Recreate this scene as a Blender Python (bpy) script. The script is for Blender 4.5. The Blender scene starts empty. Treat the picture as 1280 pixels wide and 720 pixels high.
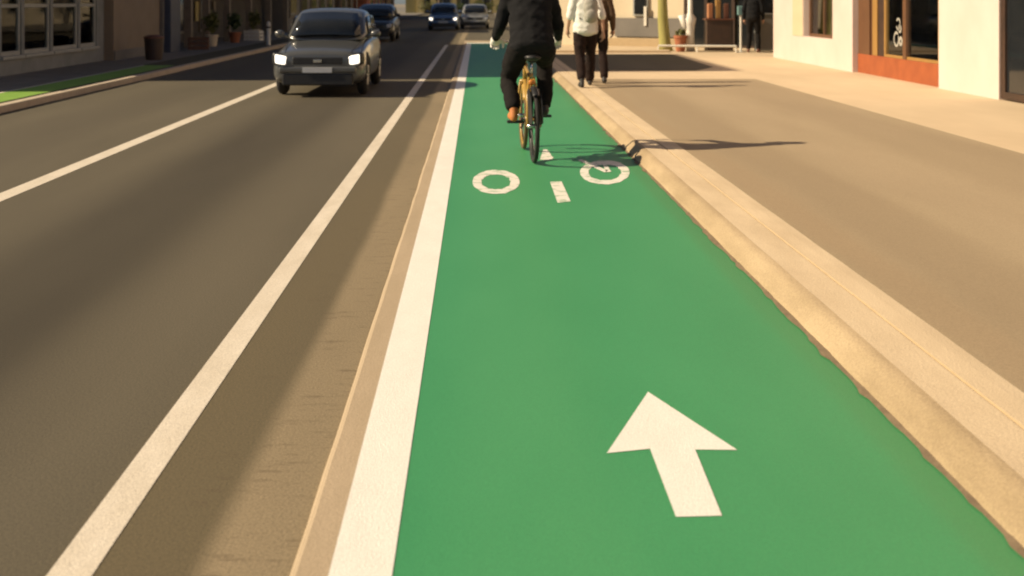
import bpy, bmesh, math, random
from mathutils import Vector, Matrix, noise
random.seed(7)
R = math.radians
scene = bpy.context.scene
COL = scene.collection

# ------------------------------------------------------------------ materials
def newmat(name):
    m = bpy.data.materials.new(name); m.use_nodes = True
    nt = m.node_tree
    return m, nt, nt.nodes, nt.links, nt.nodes['Principled BSDF']

def mat(name, c1, c2=None, scale=6, rough=.75, bump=0, bscale=60, metal=0, stretch=(1, 1, 1), detail=5, spec=.5, fine=0, fscale=300):
    """surface whose colour wanders between c1 and c2; optional fine speckle and bump"""
    m, nt, N, L, P = newmat(name)
    P.inputs['Roughness'].default_value = rough
    P.inputs['Metallic'].default_value = metal
    P.inputs['Specular IOR Level'].default_value = spec
    tc = N.new('ShaderNodeTexCoord'); mp = N.new('ShaderNodeMapping')
    mp.inputs['Scale'].default_value = stretch
    L.new(tc.outputs['Object'], mp.inputs['Vector'])
    out = None
    if c2 is None: c2 = tuple(x * .85 for x in c1)
    nz = N.new('ShaderNodeTexNoise'); nz.inputs['Scale'].default_value = scale; nz.inputs['Detail'].default_value = detail
    nz.inputs['Roughness'].default_value = .6
    L.new(mp.outputs[0], nz.inputs['Vector'])
    rp = N.new('ShaderNodeValToRGB')
    rp.color_ramp.elements[0].position = .32; rp.color_ramp.elements[1].position = .68
    rp.color_ramp.elements[0].color = (*c1, 1); rp.color_ramp.elements[1].color = (*c2, 1)
    L.new(nz.outputs[0], rp.inputs[0]); out = rp.outputs[0]
    if fine:
        nf = N.new('ShaderNodeTexNoise'); nf.inputs['Scale'].default_value = fscale; nf.inputs['Detail'].default_value = 3
        L.new(tc.outputs['Object'], nf.inputs['Vector'])
        mr = N.new('ShaderNodeMapRange'); mr.inputs[1].default_value = .3; mr.inputs[2].default_value = .7
        mr.inputs[3].default_value = 1 - fine; mr.inputs[4].default_value = 1 + fine
        L.new(nf.outputs[0], mr.inputs[0])
        mx = N.new('ShaderNodeVectorMath'); mx.operation = 'SCALE'
        L.new(out, mx.inputs[0]); L.new(mr.outputs[0], mx.inputs['Scale']); out = mx.outputs[0]
    L.new(out, P.inputs['Base Color'])
    if bump:
        nb = N.new('ShaderNodeTexNoise'); nb.inputs['Scale'].default_value = bscale; nb.inputs['Detail'].default_value = 4
        L.new(tc.outputs['Object'], nb.inputs['Vector'])
        b = N.new('ShaderNodeBump'); b.inputs['Strength'].default_value = bump; b.inputs['Distance'].default_value = .01
        L.new(nb.outputs[0], b.inputs['Height']); L.new(b.outputs[0], P.inputs['Normal'])
    return m

def band_mat(name, base1, base2, bands, warp=.25, fine=.2, fscale=220, rough=.85, bump=.35, nscale=(.7, .12, 1), patch=None):
    """long surface along Y whose wear and stains run in bands of X: bands = [(x centre, half width, softness, colour, amount)]"""
    m, nt, N, L, P = newmat(name)
    P.inputs['Roughness'].default_value = rough
    tc = N.new('ShaderNodeTexCoord')
    sep = N.new('ShaderNodeSeparateXYZ'); L.new(tc.outputs['Object'], sep.inputs[0])
    mp = N.new('ShaderNodeMapping'); mp.inputs['Scale'].default_value = nscale; L.new(tc.outputs['Object'], mp.inputs['Vector'])
    nz = N.new('ShaderNodeTexNoise'); nz.inputs['Scale'].default_value = 2.2; nz.inputs['Detail'].default_value = 6; L.new(mp.outputs[0], nz.inputs['Vector'])
    rp = N.new('ShaderNodeValToRGB'); rp.color_ramp.elements[0].position = .3; rp.color_ramp.elements[1].position = .7
    rp.color_ramp.elements[0].color = (*base1, 1); rp.color_ramp.elements[1].color = (*base2, 1)
    L.new(nz.outputs[0], rp.inputs[0]); out = rp.outputs[0]
    # X warped by noise so that the edges of the stains wander
    wn = N.new('ShaderNodeTexNoise'); wn.inputs['Scale'].default_value = 1.6; wn.inputs['Detail'].default_value = 5; L.new(mp.outputs[0], wn.inputs['Vector'])
    wa = N.new('ShaderNodeMath'); wa.operation = 'MULTIPLY_ADD'; wa.inputs[1].default_value = warp; L.new(wn.outputs[0], wa.inputs[0])
    sb = N.new('ShaderNodeMath'); sb.operation = 'SUBTRACT'; sb.inputs[1].default_value = warp * .5; L.new(sep.outputs[0], sb.inputs[0])
    L.new(sb.outputs[0], wa.inputs[2])
    for (xc, hw, soft, colr, amt) in bands:
        s = N.new('ShaderNodeMath'); s.operation = 'SUBTRACT'; s.inputs[1].default_value = xc; L.new(wa.outputs[0], s.inputs[0])
        ab = N.new('ShaderNodeMath'); ab.operation = 'ABSOLUTE'; L.new(s.outputs[0], ab.inputs[0])
        mr = N.new('ShaderNodeMapRange'); mr.interpolation_type = 'SMOOTHSTEP'
        mr.inputs[1].default_value = hw; mr.inputs[2].default_value = hw + soft; mr.inputs[3].default_value = amt; mr.inputs[4].default_value = 0
        L.new(ab.outputs[0], mr.inputs[0])
        # break the band up along its length
        bn = N.new('ShaderNodeTexNoise'); bn.inputs['Scale'].default_value = 1.1; bn.inputs['Detail'].default_value = 5; L.new(mp.outputs[0], bn.inputs['Vector'])
        b2 = N.new('ShaderNodeMapRange'); b2.inputs[1].default_value = .25; b2.inputs[2].default_value = .6; b2.inputs[3].default_value = .45; b2.inputs[4].default_value = 1
        L.new(bn.outputs[0], b2.inputs[0])
        mu = N.new('ShaderNodeMath'); mu.operation = 'MULTIPLY'; L.new(mr.outputs[0], mu.inputs[0]); L.new(b2.outputs[0], mu.inputs[1])
        mx = N.new('ShaderNodeMix'); mx.data_type = 'RGBA'
        L.new(mu.outputs[0], mx.inputs[0]); L.new(out, mx.inputs[6]); mx.inputs[7].default_value = (*colr, 1); out = mx.outputs[2]
    if patch:       # scuffs and short cross cracks kept to one strip of X
        pm = N.new('ShaderNodeMapping'); pm.inputs['Scale'].default_value = (2.2, 9, 1); L.new(tc.outputs['Object'], pm.inputs['Vector'])
        pn = N.new('ShaderNodeTexNoise'); pn.inputs['Scale'].default_value = 2.4; pn.inputs['Detail'].default_value = 6; pn.inputs['Roughness'].default_value = .65; L.new(pm.outputs[0], pn.inputs['Vector'])
        pr = N.new('ShaderNodeMapRange'); pr.interpolation_type = 'SMOOTHSTEP'; pr.inputs[1].default_value = .54; pr.inputs[2].default_value = .70; L.new(pn.outputs[0], pr.inputs[0])
        s = N.new('ShaderNodeMath'); s.operation = 'SUBTRACT'; s.inputs[1].default_value = patch[0]; L.new(sep.outputs[0], s.inputs[0])
        ab = N.new('ShaderNodeMath'); ab.operation = 'ABSOLUTE'; L.new(s.outputs[0], ab.inputs[0])
        mr = N.new('ShaderNodeMapRange'); mr.interpolation_type = 'SMOOTHSTEP'; mr.inputs[1].default_value = patch[1]; mr.inputs[2].default_value = patch[1] + .12; mr.inputs[3].default_value = .6; mr.inputs[4].default_value = 0; L.new(ab.outputs[0], mr.inputs[0])
        mu = N.new('ShaderNodeMath'); mu.operation = 'MULTIPLY'; L.new(mr.outputs[0], mu.inputs[0]); L.new(pr.outputs[0], mu.inputs[1])
        mx = N.new('ShaderNodeMix'); mx.data_type = 'RGBA'; L.new(mu.outputs[0], mx.inputs[0]); L.new(out, mx.inputs[6]); mx.inputs[7].default_value = (*patch[2], 1); out = mx.outputs[2]
    nf = N.new('ShaderNodeTexNoise'); nf.inputs['Scale'].default_value = fscale; nf.inputs['Detail'].default_value = 4; nf.inputs['Roughness'].default_value = .7
    L.new(tc.outputs['Object'], nf.inputs['Vector'])
    mr = N.new('ShaderNodeMapRange'); mr.inputs[1].default_value = .3; mr.inputs[2].default_value = .7; mr.inputs[3].default_value = 1 - fine; mr.inputs[4].default_value = 1 + fine
    L.new(nf.outputs[0], mr.inputs[0])
    vm = N.new('ShaderNodeVectorMath'); vm.operation = 'SCALE'; L.new(out, vm.inputs[0]); L.new(mr.outputs[0], vm.inputs['Scale'])
    L.new(vm.outputs[0], P.inputs['Base Color'])
    b = N.new('ShaderNodeBump'); b.inputs['Strength'].default_value = bump; b.inputs['Distance'].default_value = .006
    L.new(nf.outputs[0], b.inputs['Height']); L.new(b.outputs[0], P.inputs['Normal'])
    return m

def glass_mat(name, tint=(.75, .8, .8), ior=1.5):
    m, nt, N, L, P = newmat(name)
    N.remove(P)
    o = N['Material Output']
    t = N.new('ShaderNodeBsdfTransparent'); t.inputs[0].default_value = (*tint, 1)
    g = N.new('ShaderNodeBsdfGlossy'); g.inputs['Roughness'].default_value = .03; g.inputs[0].default_value = (.9, .9, .9, 1)
    lw = N.new('ShaderNodeFresnel'); lw.inputs[0].default_value = ior
    mx = N.new('ShaderNodeMixShader'); L.new(lw.outputs[0], mx.inputs[0]); L.new(t.outputs[0], mx.inputs[1]); L.new(g.outputs[0], mx.inputs[2])
    L.new(mx.outputs[0], o.inputs[0])
    return m

def emit_mat(name, c, s, base=(.8, .8, .8)):
    m, nt, N, L, P = newmat(name)
    P.inputs['Base Color'].default_value = (*base, 1); P.inputs['Roughness'].default_value = .15
    P.inputs['Emission Color'].default_value = (*c, 1); P.inputs['Emission Strength'].default_value = s
    return m

M = {}
M['ground'] = mat('ground_dirt', (.2, .17, .13), (.26, .22, .16), 1.5, .95)
M['asphalt'] = band_mat('road_asphalt', (.084, .070, .042), (.105, .088, .054),
    [(-2.3, .18, .75, (.036, .028, .014), .9), (-5.0, .3, .6, (.070, .057, .034), .5), (-1.5, .1, .4, (.112, .094, .06), .45),
     (-.80, .16, .22, (.118, .092, .046), .9), (-.585, .08, .09, (.27, .21, .125), .95)], fine=.42, fscale=120, warp=.16, patch=(-.66, .13, (.085, .058, .03)))
M['green'] = band_mat('green_lane_paint', (.047, .265, .100), (.056, .29, .112),
    [(1.40, .02, .10, (.07, .21, .07), .5), (.15, .1, .35, (.08, .315, .125), .5)], warp=.08, fine=.15, fscale=140, rough=.5, bump=.25, nscale=(.9, .3, 1))
M['worn_symbol'] = mat('worn_symbol_paint', (.74, .71, .63), (.16, .33, .16), 9, .65, .15, 200)
M['worn_symbol'].node_tree.nodes['Color Ramp'].color_ramp.elements[0].position = .50
M['worn_symbol'].node_tree.nodes['Color Ramp'].color_ramp.elements[1].position = .72
M['paint'] = mat('white_road_paint', (.82, .80, .73), (.775, .75, .68), 9, .6, .3, 160, fine=.10, fscale=130, stretch=(1, .4, 1))
M['paint_dull'] = mat('worn_road_paint', (.70, .63, .52), (.60, .53, .42), 7, .7, .3, 160, fine=.16, fscale=130, stretch=(1, .3, 1))
M['strip'] = mat('strip_concrete', (.43, .335, .225), (.36, .28, .18), 5, .85, .25, 120, fine=.1, fscale=180, stretch=(1, .15, 1))
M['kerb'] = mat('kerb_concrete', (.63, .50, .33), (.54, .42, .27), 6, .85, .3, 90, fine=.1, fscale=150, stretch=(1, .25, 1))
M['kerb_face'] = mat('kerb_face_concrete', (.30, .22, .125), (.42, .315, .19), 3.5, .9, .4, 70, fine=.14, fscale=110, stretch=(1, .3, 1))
M['groove'] = mat('dirty_joint', (.46, .345, .205), (.40, .30, .175), 8, .95)
M['dirt'] = mat('gutter_dirt', (.14, .10, .06), (.20, .145, .085), 14, .95, .4, 80)
M['brown_pave'] = band_mat('brown_pavement', (.31, .238, .145), (.36, .28, .172),
    [(2.5, .12, .35, (.24, .175, .105), .6), (3.4, .2, .5, (.36, .275, .175), .6), (4.3, .25, .4, (.27, .20, .125), .5), (2.05, .05, .15, (.30, .215, .125), .6)], warp=.5, fine=.16, fscale=100, nscale=(1, .18, 1))
M['pale_pave'] = mat('pale_paving', (.54, .415, .265), (.61, .475, .31), 1.2, .85, .15, 60, fine=.06, fscale=90, stretch=(1, .4, 1))
M['left_pave'] = mat('left_paving', (.20, .18, .15), (.155, .14, .115), 2, .9, .2, 60)
M['left_kerb'] = mat('left_kerb_concrete', (.55, .46, .34), (.46, .38, .28), 4, .9, .3, 80)
M['lime'] = mat('lime_lane_paint', (.17, .33, .04), (.23, .39, .06), 3, .7, fine=.1, fscale=60)
M['soil'] = mat('verge_soil', (.045, .045, .022), (.07, .06, .03), 5, 1)
M['glass'] = glass_mat('window_glass')
M['shaded_glass'] = glass_mat('coated_window_glass', (.45, .48, .46), 1.12)  # darker tint and weak reflection put in so the left windows look dim
M['dark_glass'] = mat('dark_glass', (.012, .014, .016), (.02, .022, .024), 2, .06)
M['interior'] = mat('shop_interior', (.035, .03, .024), (.06, .05, .04), 2, .9)
M['white_frame'] = mat('white_frame', (.36, .37, .34), (.3, .31, .29), 5, .6)
M['grey_wall'] = mat('grey_render', (.26, .27, .26), (.2, .215, .205), 2, .9, .2, 40)
M['tan_wall'] = mat('tan_render', (.27, .215, .155), (.235, .185, .13), 1.5, .9, .2, 40)
M['blue_paint'] = mat('blue_pilaster', (.055, .07, .11), (.04, .052, .085), 4, .6)
M['dark_wall'] = mat('dark_wall', (.07, .06, .05), (.10, .085, .07), 2, .9)
M['pale_post'] = mat('pale_post', (.24, .2, .15), (.18, .15, .115), 4, .8)
M['awning'] = mat('black_awning', (.018, .017, .016), (.028, .026, .024), 3, .9)
M['grey_block'] = mat('grey_block', (.16, .15, .135), (.2, .185, .165), 1.5, .9)
M['brick'] = mat('red_brick', (.33, .11, .055), (.25, .085, .045), 3, .9, .3, 30)
M['cream'] = mat('cream_wall', (.61, .50, .445), (.56, .45, .395), 1.3, .85, .12, 30)
M['cream2'] = mat('cream_backdrop_wall', (.68, .58, .42), (.60, .51, .36), 1.3, .85, .12, 30)
M['red_kick'] = mat('red_panel', (.34, .088, .026), (.27, .066, .02), 4, .55)
M['wood'] = mat('brown_door_wood', (.15, .07, .03), (.10, .045, .02), 5, .45, .15, 60, stretch=(6, 6, .6))
M['gold_wood'] = mat('golden_wood', (.36, .20, .055), (.28, .15, .04), 5, .4, stretch=(6, 6, .6))
M['olive'] = mat('olive_building', (.20, .17, .07), (.26, .22, .09), 1, .9)
M['yellow_post'] = mat('yellow_post', (.5, .4, .18), (.44, .34, .14), 3, .8)
M['trunk'] = mat('tree_bark', (.12, .085, .055), (.19, .14, .09), 8, .95, .6, 30, stretch=(3, 3, .5))
M['trunk_y'] = mat('yellow_bark', (.34, .31, .10), (.27, .25, .08), 6, .9, .4, 30, stretch=(3, 3, .5))
M['leaf_a'] = mat('leaves_dark', (.035, .06, .015), (.07, .10, .025), 2, .6)
M['leaf_b'] = mat('leaves_olive', (.09, .10, .02), (.13, .13, .03), 2, .6)
M['terracotta'] = mat('terracotta', (.36, .13, .06), (.30, .10, .045), 6, .85)
M['white_metal'] = mat('white_metal', (.75, .72, .64), (.68, .65, .57), 5, .45)
M['dark_brown'] = mat('dark_brown_panel', (.035, .02, .013), (.055, .028, .017), 5, .5)
M['orange_cloth'] = mat('orange_cloth', (.45, .2, .09), (.36, .15, .07), 7, .9)
M['teal'] = mat('teal_plastic', (.2, .36, .36), (.17, .3, .3), 4, .4)
M['bin'] = mat('bin_plastic', (.06, .035, .025), (.045, .028, .02), 5, .5)
M['yellow_sign'] = mat('yellow_card', (.46, .36, .12), (.40, .30, .1), 4, .7)
# vehicle
def paint_mat(name, c, rough=.28, coat=.6):
    m = mat(name, c, tuple(x * .9 for x in c), 3, rough, metal=.35)
    P = m.node_tree.nodes['Principled BSDF']; P.inputs['Coat Weight'].default_value = coat; P.inputs['Coat Roughness'].default_value = .05
    return m
M['car_grey'] = paint_mat('grey_car_paint', (.12, .123, .12))
M['car_blue'] = paint_mat('blue_car_paint', (.10, .17, .30))
M['car_silver'] = paint_mat('silver_car_paint', (.34, .34, .32))
M['car_black'] = paint_mat('dark_car_paint', (.03, .03, .032))
M['rubber'] = mat('tyre_rubber', (.018, .017, .016), (.026, .024, .022), 20, .85)
M['rim'] = mat('alloy_rim', (.35, .35, .34), (.28, .28, .27), 8, .35, metal=.8)
M['black_plastic'] = mat('black_plastic', (.015, .015, .016), (.022, .022, .022), 12, .45)
M['plate'] = mat('plate_metal', (.5, .52, .54), (.45, .46, .48), 6, .4)
M['lamp'] = emit_mat('headlamp_on', (1, .90, .74), 1.3)
M['lamp_off'] = mat('lamp_glass', (.7, .72, .74), (.6, .62, .64), 9, .12)
M['amber'] = mat('amber_lens', (.6, .22, .04), (.5, .18, .03), 9, .25)
M['chrome'] = mat('chrome', (.6, .6, .58), (.5, .5, .48), 9, .18, metal=1)
# people and bicycle
M['skin'] = mat('skin', (.46, .26, .17), (.42, .23, .15), 12, .55)
M['hair'] = mat('dark_hair', (.02, .014, .01), (.035, .024, .016), 30, .6, .5, 120)
M['black_cloth'] = mat('black_cloth', (.010, .010, .011), (.016, .016, .017), 10, .95, .3, 60, spec=.15)
M['black_trouser'] = mat('black_trouser', (.010, .009, .009), (.016, .014, .013), 8, .95, .3, 50, spec=.15)
M['brown_trouser'] = mat('dark_brown_trouser', (.016, .010, .009), (.026, .014, .011), 6, .95, .3, 50, spec=.2)
M['brown_cloth'] = mat('brown_cloth', (.075, .042, .02), (.11, .06, .028), 6, .9, .3, 40)
M['white_cloth'] = mat('white_cloth', (.78, .76, .70), (.70, .68, .62), 6, .9, .3, 40)
M['grey_cloth'] = mat('grey_nylon', (.36, .34, .29), (.30, .28, .24), 8, .8, .3, 50)
M['orange_shoe'] = mat('orange_shoe', (.50, .18, .045), (.42, .14, .035), 9, .7)
M['dark_shoe'] = mat('dark_shoe', (.02, .017, .016), (.03, .026, .024), 9, .6)
M['brown_leather'] = mat('brown_leather', (.15, .055, .03), (.11, .04, .022), 9, .55)
M['gold_paint'] = mat('yellow_frame_paint', (.40, .25, .055), (.33, .20, .045), 6, .35)
M['tan_tyre'] = mat('tan_tyre', (.13, .085, .035), (.09, .06, .025), 9, .8)
M['white_rubber'] = mat('white_rubber', (.78, .76, .70), (.72, .70, .64), 9, .6)
M['eye'] = mat('eye', (.7, .7, .68), (.65, .65, .62), 9, .2)
M['lip'] = mat('lip', (.36, .15, .11), (.32, .13, .1), 9, .5)

# ------------------------------------------------------------------ mesh helpers
def tag(o, label=None, cat=None, group=None, kind=None):
    if label: o['label'] = label
    if cat: o['category'] = cat
    if group: o['group'] = group
    if kind: o['kind'] = kind
    return o

def link(name, bm, m, parent=None, smooth=False):
    me = bpy.data.meshes.new(name)
    bm.normal_update(); bm.to_mesh(me); bm.free()
    o = bpy.data.objects.new(name, me); COL.objects.link(o)
    for x in (m if isinstance(m, (list, tuple)) else [m]): me.materials.append(x)
    if smooth:
        for p in me.polygons: p.use_smooth = True
    if parent: o.parent = parent
    return o

def empty(name, loc, rz=0, label=None, cat=None, group=None):
    o = bpy.data.objects.new(name, None); COL.objects.link(o); o.empty_display_size = .2
    o.location = loc; o.rotation_euler = (0, 0, rz)
    return tag(o, label, cat, group)

def box(bm, x0, x1, y0, y1, z0, z1, bev=0, mi=0):
    vs = [bm.verts.new((x, y, z)) for z in (z0, z1) for y in (y0, y1) for x in (x0, x1)]
    fs = [bm.faces.new([vs[i] for i in f]) for f in ((0, 2, 3, 1), (4, 5, 7, 6), (0, 1, 5, 4), (2, 6, 7, 3), (0, 4, 6, 2), (1, 3, 7, 5))]
    for f in fs: f.material_index = mi
    if bev:
        es = list({e for f in fs for e in f.edges})
        bmesh.ops.bevel(bm, geom=es, offset=bev, segments=2, affect='EDGES', profile=.5)
    return bm

def boxobj(name, b, m, parent=None, bev=0):
    return link(name, box(bmesh.new(), *b, bev=bev), m, parent)

def tube(bm, pts, r, seg=10, cap=True):
    """round bar through pts, radius r (a number or one per point)"""
    pts = [Vector(p) for p in pts]; n = len(pts)
    rs = r if isinstance(r, (list, tuple)) else [r] * n
    rings = []
    up = None
    for i, p in enumerate(pts):
        d = (pts[min(i + 1, n - 1)] - pts[max(i - 1, 0)]).normalized()
        if up is None:
            up = Vector((0, 0, 1)) if abs(d.z) < .9 else Vector((0, 1, 0))
        s = d.cross(up).normalized(); up = s.cross(d).normalized()
        rings.append([bm.verts.new(p + (s * math.cos(a) + up * math.sin(a)) * rs[i]) for a in [2 * math.pi * k / seg for k in range(seg)]])
    for a, b in zip(rings, rings[1:]):
        for k in range(seg):
            bm.faces.new((a[k], a[(k + 1) % seg], b[(k + 1) % seg], b[k]))
    if cap:
        bm.faces.new(rings[0][::-1]); bm.faces.new(rings[-1])
    return bm

def ring(bm, c, axis, r, t, seg=40, sec=8, flat=1.0):
    """torus about axis ('X')"""
    c = Vector(c); vs = []
    for i in range(seg):
        a = 2 * math.pi * i / seg; row = []
        for j in range(sec):
            b = 2 * math.pi * j / sec
            rr = r + t * math.cos(b)
            row.append(bm.verts.new(c + Vector((t * flat * math.sin(b), rr * math.cos(a), rr * math.sin(a)))))
        vs.append(row)
    for i in range(seg):
        for j in range(sec):
            bm.faces.new((vs[i][j], vs[(i + 1) % seg][j], vs[(i + 1) % seg][(j + 1) % sec], vs[i][(j + 1) % sec]))
    return bm

def blob(bm, c, rad, rot=None, sub=2):
    mt = Matrix.Translation(Vector(c)) @ (rot.to_4x4() if rot else Matrix.Identity(4)) @ Matrix.Diagonal((*rad, 1))
    bmesh.ops.create_icosphere(bm, subdivisions=sub, radius=1, matrix=mt)
    return bm

def limb(bm, pts, rs, seg=14):
    for p, r in zip(pts, rs): blob(bm, p, (r, r, r))
    tube(bm, pts, rs, seg)
    return bm

def fuse(name, bm, m, parent, voxel=.012, smooth=6, wrinkle=0, wscale=9, seed=0):
    """one continuous skin round everything in bm"""
    me = bpy.data.meshes.new('tmp'); bm.to_mesh(me); bm.free()
    t = bpy.data.objects.new('tmp', me); COL.objects.link(t)
    r = t.modifiers.new('r', 'REMESH'); r.mode = 'VOXEL'; r.voxel_size = voxel
    s = t.modifiers.new('s', 'SMOOTH'); s.iterations = smooth; s.factor = .5
    dg = bpy.context.evaluated_depsgraph_get()
    out = bpy.data.meshes.new_from_object(t.evaluated_get(dg))
    bpy.data.objects.remove(t); bpy.data.meshes.remove(me)
    if wrinkle:
        nrm = [v.normal.copy() for v in out.vertices]
        for v, n in zip(out.vertices, nrm):
            q = Vector((v.co.x, v.co.y, v.co.z * 1.6)) * wscale + Vector((seed, 0, 0))
            v.co += n * (noise.noise(q) + .5 * noise.noise(q * 2.3)) * wrinkle
    out.name = name
    o = bpy.data.objects.new(name, out); COL.objects.link(o); out.materials.clear(); out.materials.append(m)
    for p in out.polygons: p.use_smooth = True
    o.parent = parent
    return o

def sheet(name, pts, z, m, label=None):
    bm = bmesh.new(); bm.faces.new([bm.verts.new((x, y, z)) for x, y in pts])
    return link(name, bm, m)

def rect(x0, x1, y0, y1): return [(x0, y0), (x1, y0), (x1, y1), (x0, y1)]

def extrude_profile(name, prof, y0, y1, m, step=None, jitter=0, mids=None):
    """profile (X, Z) pairs run along Y"""
    bm = bmesh.new(); n = max(1, int((y1 - y0) / (step or (y1 - y0)))); rows = []
    for i in range(n + 1):
        y = y0 + (y1 - y0) * i / n
        rows.append([bm.verts.new((x + (noise.noise((x * 3, y * 2.3, 1)) * jitter), y, z + noise.noise((x * 3, y * 1.7, 9)) * jitter * .6)) for x, z in prof])
    for a, b in zip(rows, rows[1:]):
        for k in range(len(prof) - 1):
            f = bm.faces.new((a[k], a[k + 1], b[k + 1], b[k]))
            if mids: f.material_index = mids[k]
    bmesh.ops.recalc_face_normals(bm, faces=bm.faces)
    return link(name, bm, m)

# ------------------------------------------------------------------ camera
EYE = 1.5
cam = bpy.data.cameras.new('Camera'); co = bpy.data.objects.new('Camera', cam); COL.objects.link(co)
co.location = (0, 0, EYE); co.rotation_euler = (R(90), 0, 0)
cam.sensor_width = 36; cam.lens = 36 * 1500 / 1280
cam.shift_x = 43 / 1280; cam.shift_y = -358 / 1280
cam.clip_start = .05; cam.clip_end = 2000
scene.camera = co
cam.dof.use_dof = True; cam.dof.focus_distance = 7.0; cam.dof.aperture_fstop = 3.2

# ------------------------------------------------------------------ light
ELEV, BEHIND = R(33.5), R(6)
S = Vector((-math.cos(ELEV) * math.cos(BEHIND), -math.cos(ELEV) * math.sin(BEHIND), math.sin(ELEV)))
sun = bpy.data.lights.new('Sun', 'SUN'); so = bpy.data.objects.new('Sun', sun); COL.objects.link(so)
sun.energy = 5.0; sun.angle = R(.6); sun.color = (1, .82, .57)
so.rotation_euler = S.to_track_quat('Z', 'Y').to_euler(); so.location = S * 60
w = bpy.data.worlds.new('World'); scene.world = w; w.use_nodes = True
wn = w.node_tree; bg = wn.nodes['Background']
sky = wn.nodes.new('ShaderNodeTexSky'); sky.sky_type = 'NISHITA'; sky.sun_disc = False
sky.sun_elevation = ELEV; sky.sun_rotation = math.atan2(S.x, S.y); sky.dust_density = .7; sky.air_density = .6
wn.links.new(sky.outputs[0], bg.inputs[0]); bg.inputs[1].default_value = .05
vs = scene.view_settings
vs.view_transform = 'Standard'; vs.look = 'None'; vs.gamma = 1; vs.exposure = .52; vs.use_curve_mapping = False

# ------------------------------------------------------------------ the setting
def struct(o): o['kind'] = 'structure'; return o
LZ = .03      # the bike lane lies a little above the road
PZ = .13      # the right-hand pavement
struct(sheet('ground', rect(-400, 400, -60, 700), -.03, M['ground']))
struct(sheet('road', rect(-6.4, -.49, -6, 300), 0, M['asphalt']))
struct(sheet('side_street', rect(-.47, 30, 45.5, 56), .004, M['asphalt']))
struct(extrude_profile('concrete_strip', [(-.49, 0), (-.478, .024), (-.465, LZ), (-.38, LZ + .001)], -6, 43, M['strip'], .35, .004))
struct(sheet('bike_lane', rect(-.38, 1.462, -6, 43), LZ, M['green']))
# painted lines
struct(sheet('lane_edge_line', rect(-.382, -.219, -6, 42.6), LZ + .002, M['paint']))
struct(sheet('road_line', rect(-1.126, -1.007, -6, 41.5), .002, M['paint_dull']))
struct(sheet('road_line', rect(-3.735, -3.575, -6, 41.5), .002, M['paint_dull']))
struct(sheet('stop_line', rect(-.21, 1.45, 42.2, 42.9), LZ + .002, M['paint']))
struct(sheet('crossing_apron', rect(-.49, 1.9, 43, 45.5), .02, M['strip']))
# right kerb: a dirty sloping face, a pale top stone, a joint and a back stone
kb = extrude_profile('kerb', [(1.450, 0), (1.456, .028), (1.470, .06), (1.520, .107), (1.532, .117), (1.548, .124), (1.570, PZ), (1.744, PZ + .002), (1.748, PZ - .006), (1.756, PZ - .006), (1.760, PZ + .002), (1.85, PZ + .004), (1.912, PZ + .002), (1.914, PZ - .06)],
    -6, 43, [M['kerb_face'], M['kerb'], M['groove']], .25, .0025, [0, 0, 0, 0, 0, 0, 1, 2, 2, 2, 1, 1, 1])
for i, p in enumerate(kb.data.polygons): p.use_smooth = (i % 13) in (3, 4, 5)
struct(kb)
struct(sheet('brown_pavement', rect(1.905, 4.93, -6, 21.3), PZ - .004, M['brown_pave']))
struct(sheet('side_apron', [(1.905, 23.9), (4.35, 23.9), (4.95, 25.2), (5.05, 31.2), (1.905, 31.2)], PZ - .002, M['asphalt']))  # dark asphalt sheet laid to deepen the building's shadow across the pavement
pp = bmesh.new()
for q in ([(4.93, -6), (30, -6), (30, 21.3), (4.93, 21.3)], [(1.905, 21.3), (30, 21.3), (30, 45.5), (1.905, 45.5)]):
    pp.faces.new([pp.verts.new((x, y, PZ - .008)) for x, y in q])
struct(link('pale_pavement', pp, M['pale_pave']))
struct(link('kerb', box(bmesh.new(), 1.95, 5.2, 32.4, 32.75, PZ - .05, PZ + .06, .02), M['kerb']))
# irregular dirt washed against the foot of the kerb
d = bmesh.new(); prev = None
y = -3.0
while y < 30:
    wdt = .016 + .045 * max(0, noise.noise((y * 1.7, 3, 0))) + .04 * max(0, noise.noise((y * 6.1, 8, 0)))
    a = d.verts.new((1.462 - wdt, y, LZ + .004)); b = d.verts.new((1.475, y, LZ + .016))
    if prev: d.faces.new((prev[0], prev[1], b, a))
    prev = (a, b); y += .07
tag(link('gutter_dirt', d, M['dirt']), 'thin brown dirt lying along the foot of the right kerb', 'dirt', kind='stuff')
# left side
struct(link('left_kerb', box(bmesh.new(), -6.56, -6.4, -6, 57, -.02, .10, .015), M['left_kerb']))
struct(sheet('gutter', rect(-7.45, -6.56, -6, 57), .088, M['soil']))
lp = bmesh.new()
for q in (rect(-30, -7.44, -6, 57), rect(-30, -6.4, 57, 300)):
    lp.faces.new([lp.verts.new((x, y, .09)) for x, y in q])
struct(link('left_pavement', lp, M['left_pave']))
struct(sheet('far_pavement', rect(1.9, 30, 56, 300), .09, M['left_pave']))
struct(sheet('road', rect(-.49, 1.9, 56, 300), 0.002, M['asphalt']))

struct(sheet('bike_lane', rect(-7.33, -6.68, -6, 26.5), .094, M['lime']))
struct(sheet('lane_edge_line', rect(-7.40, -7.335, -6, 26.5), .094, M['paint_dull']))

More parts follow.
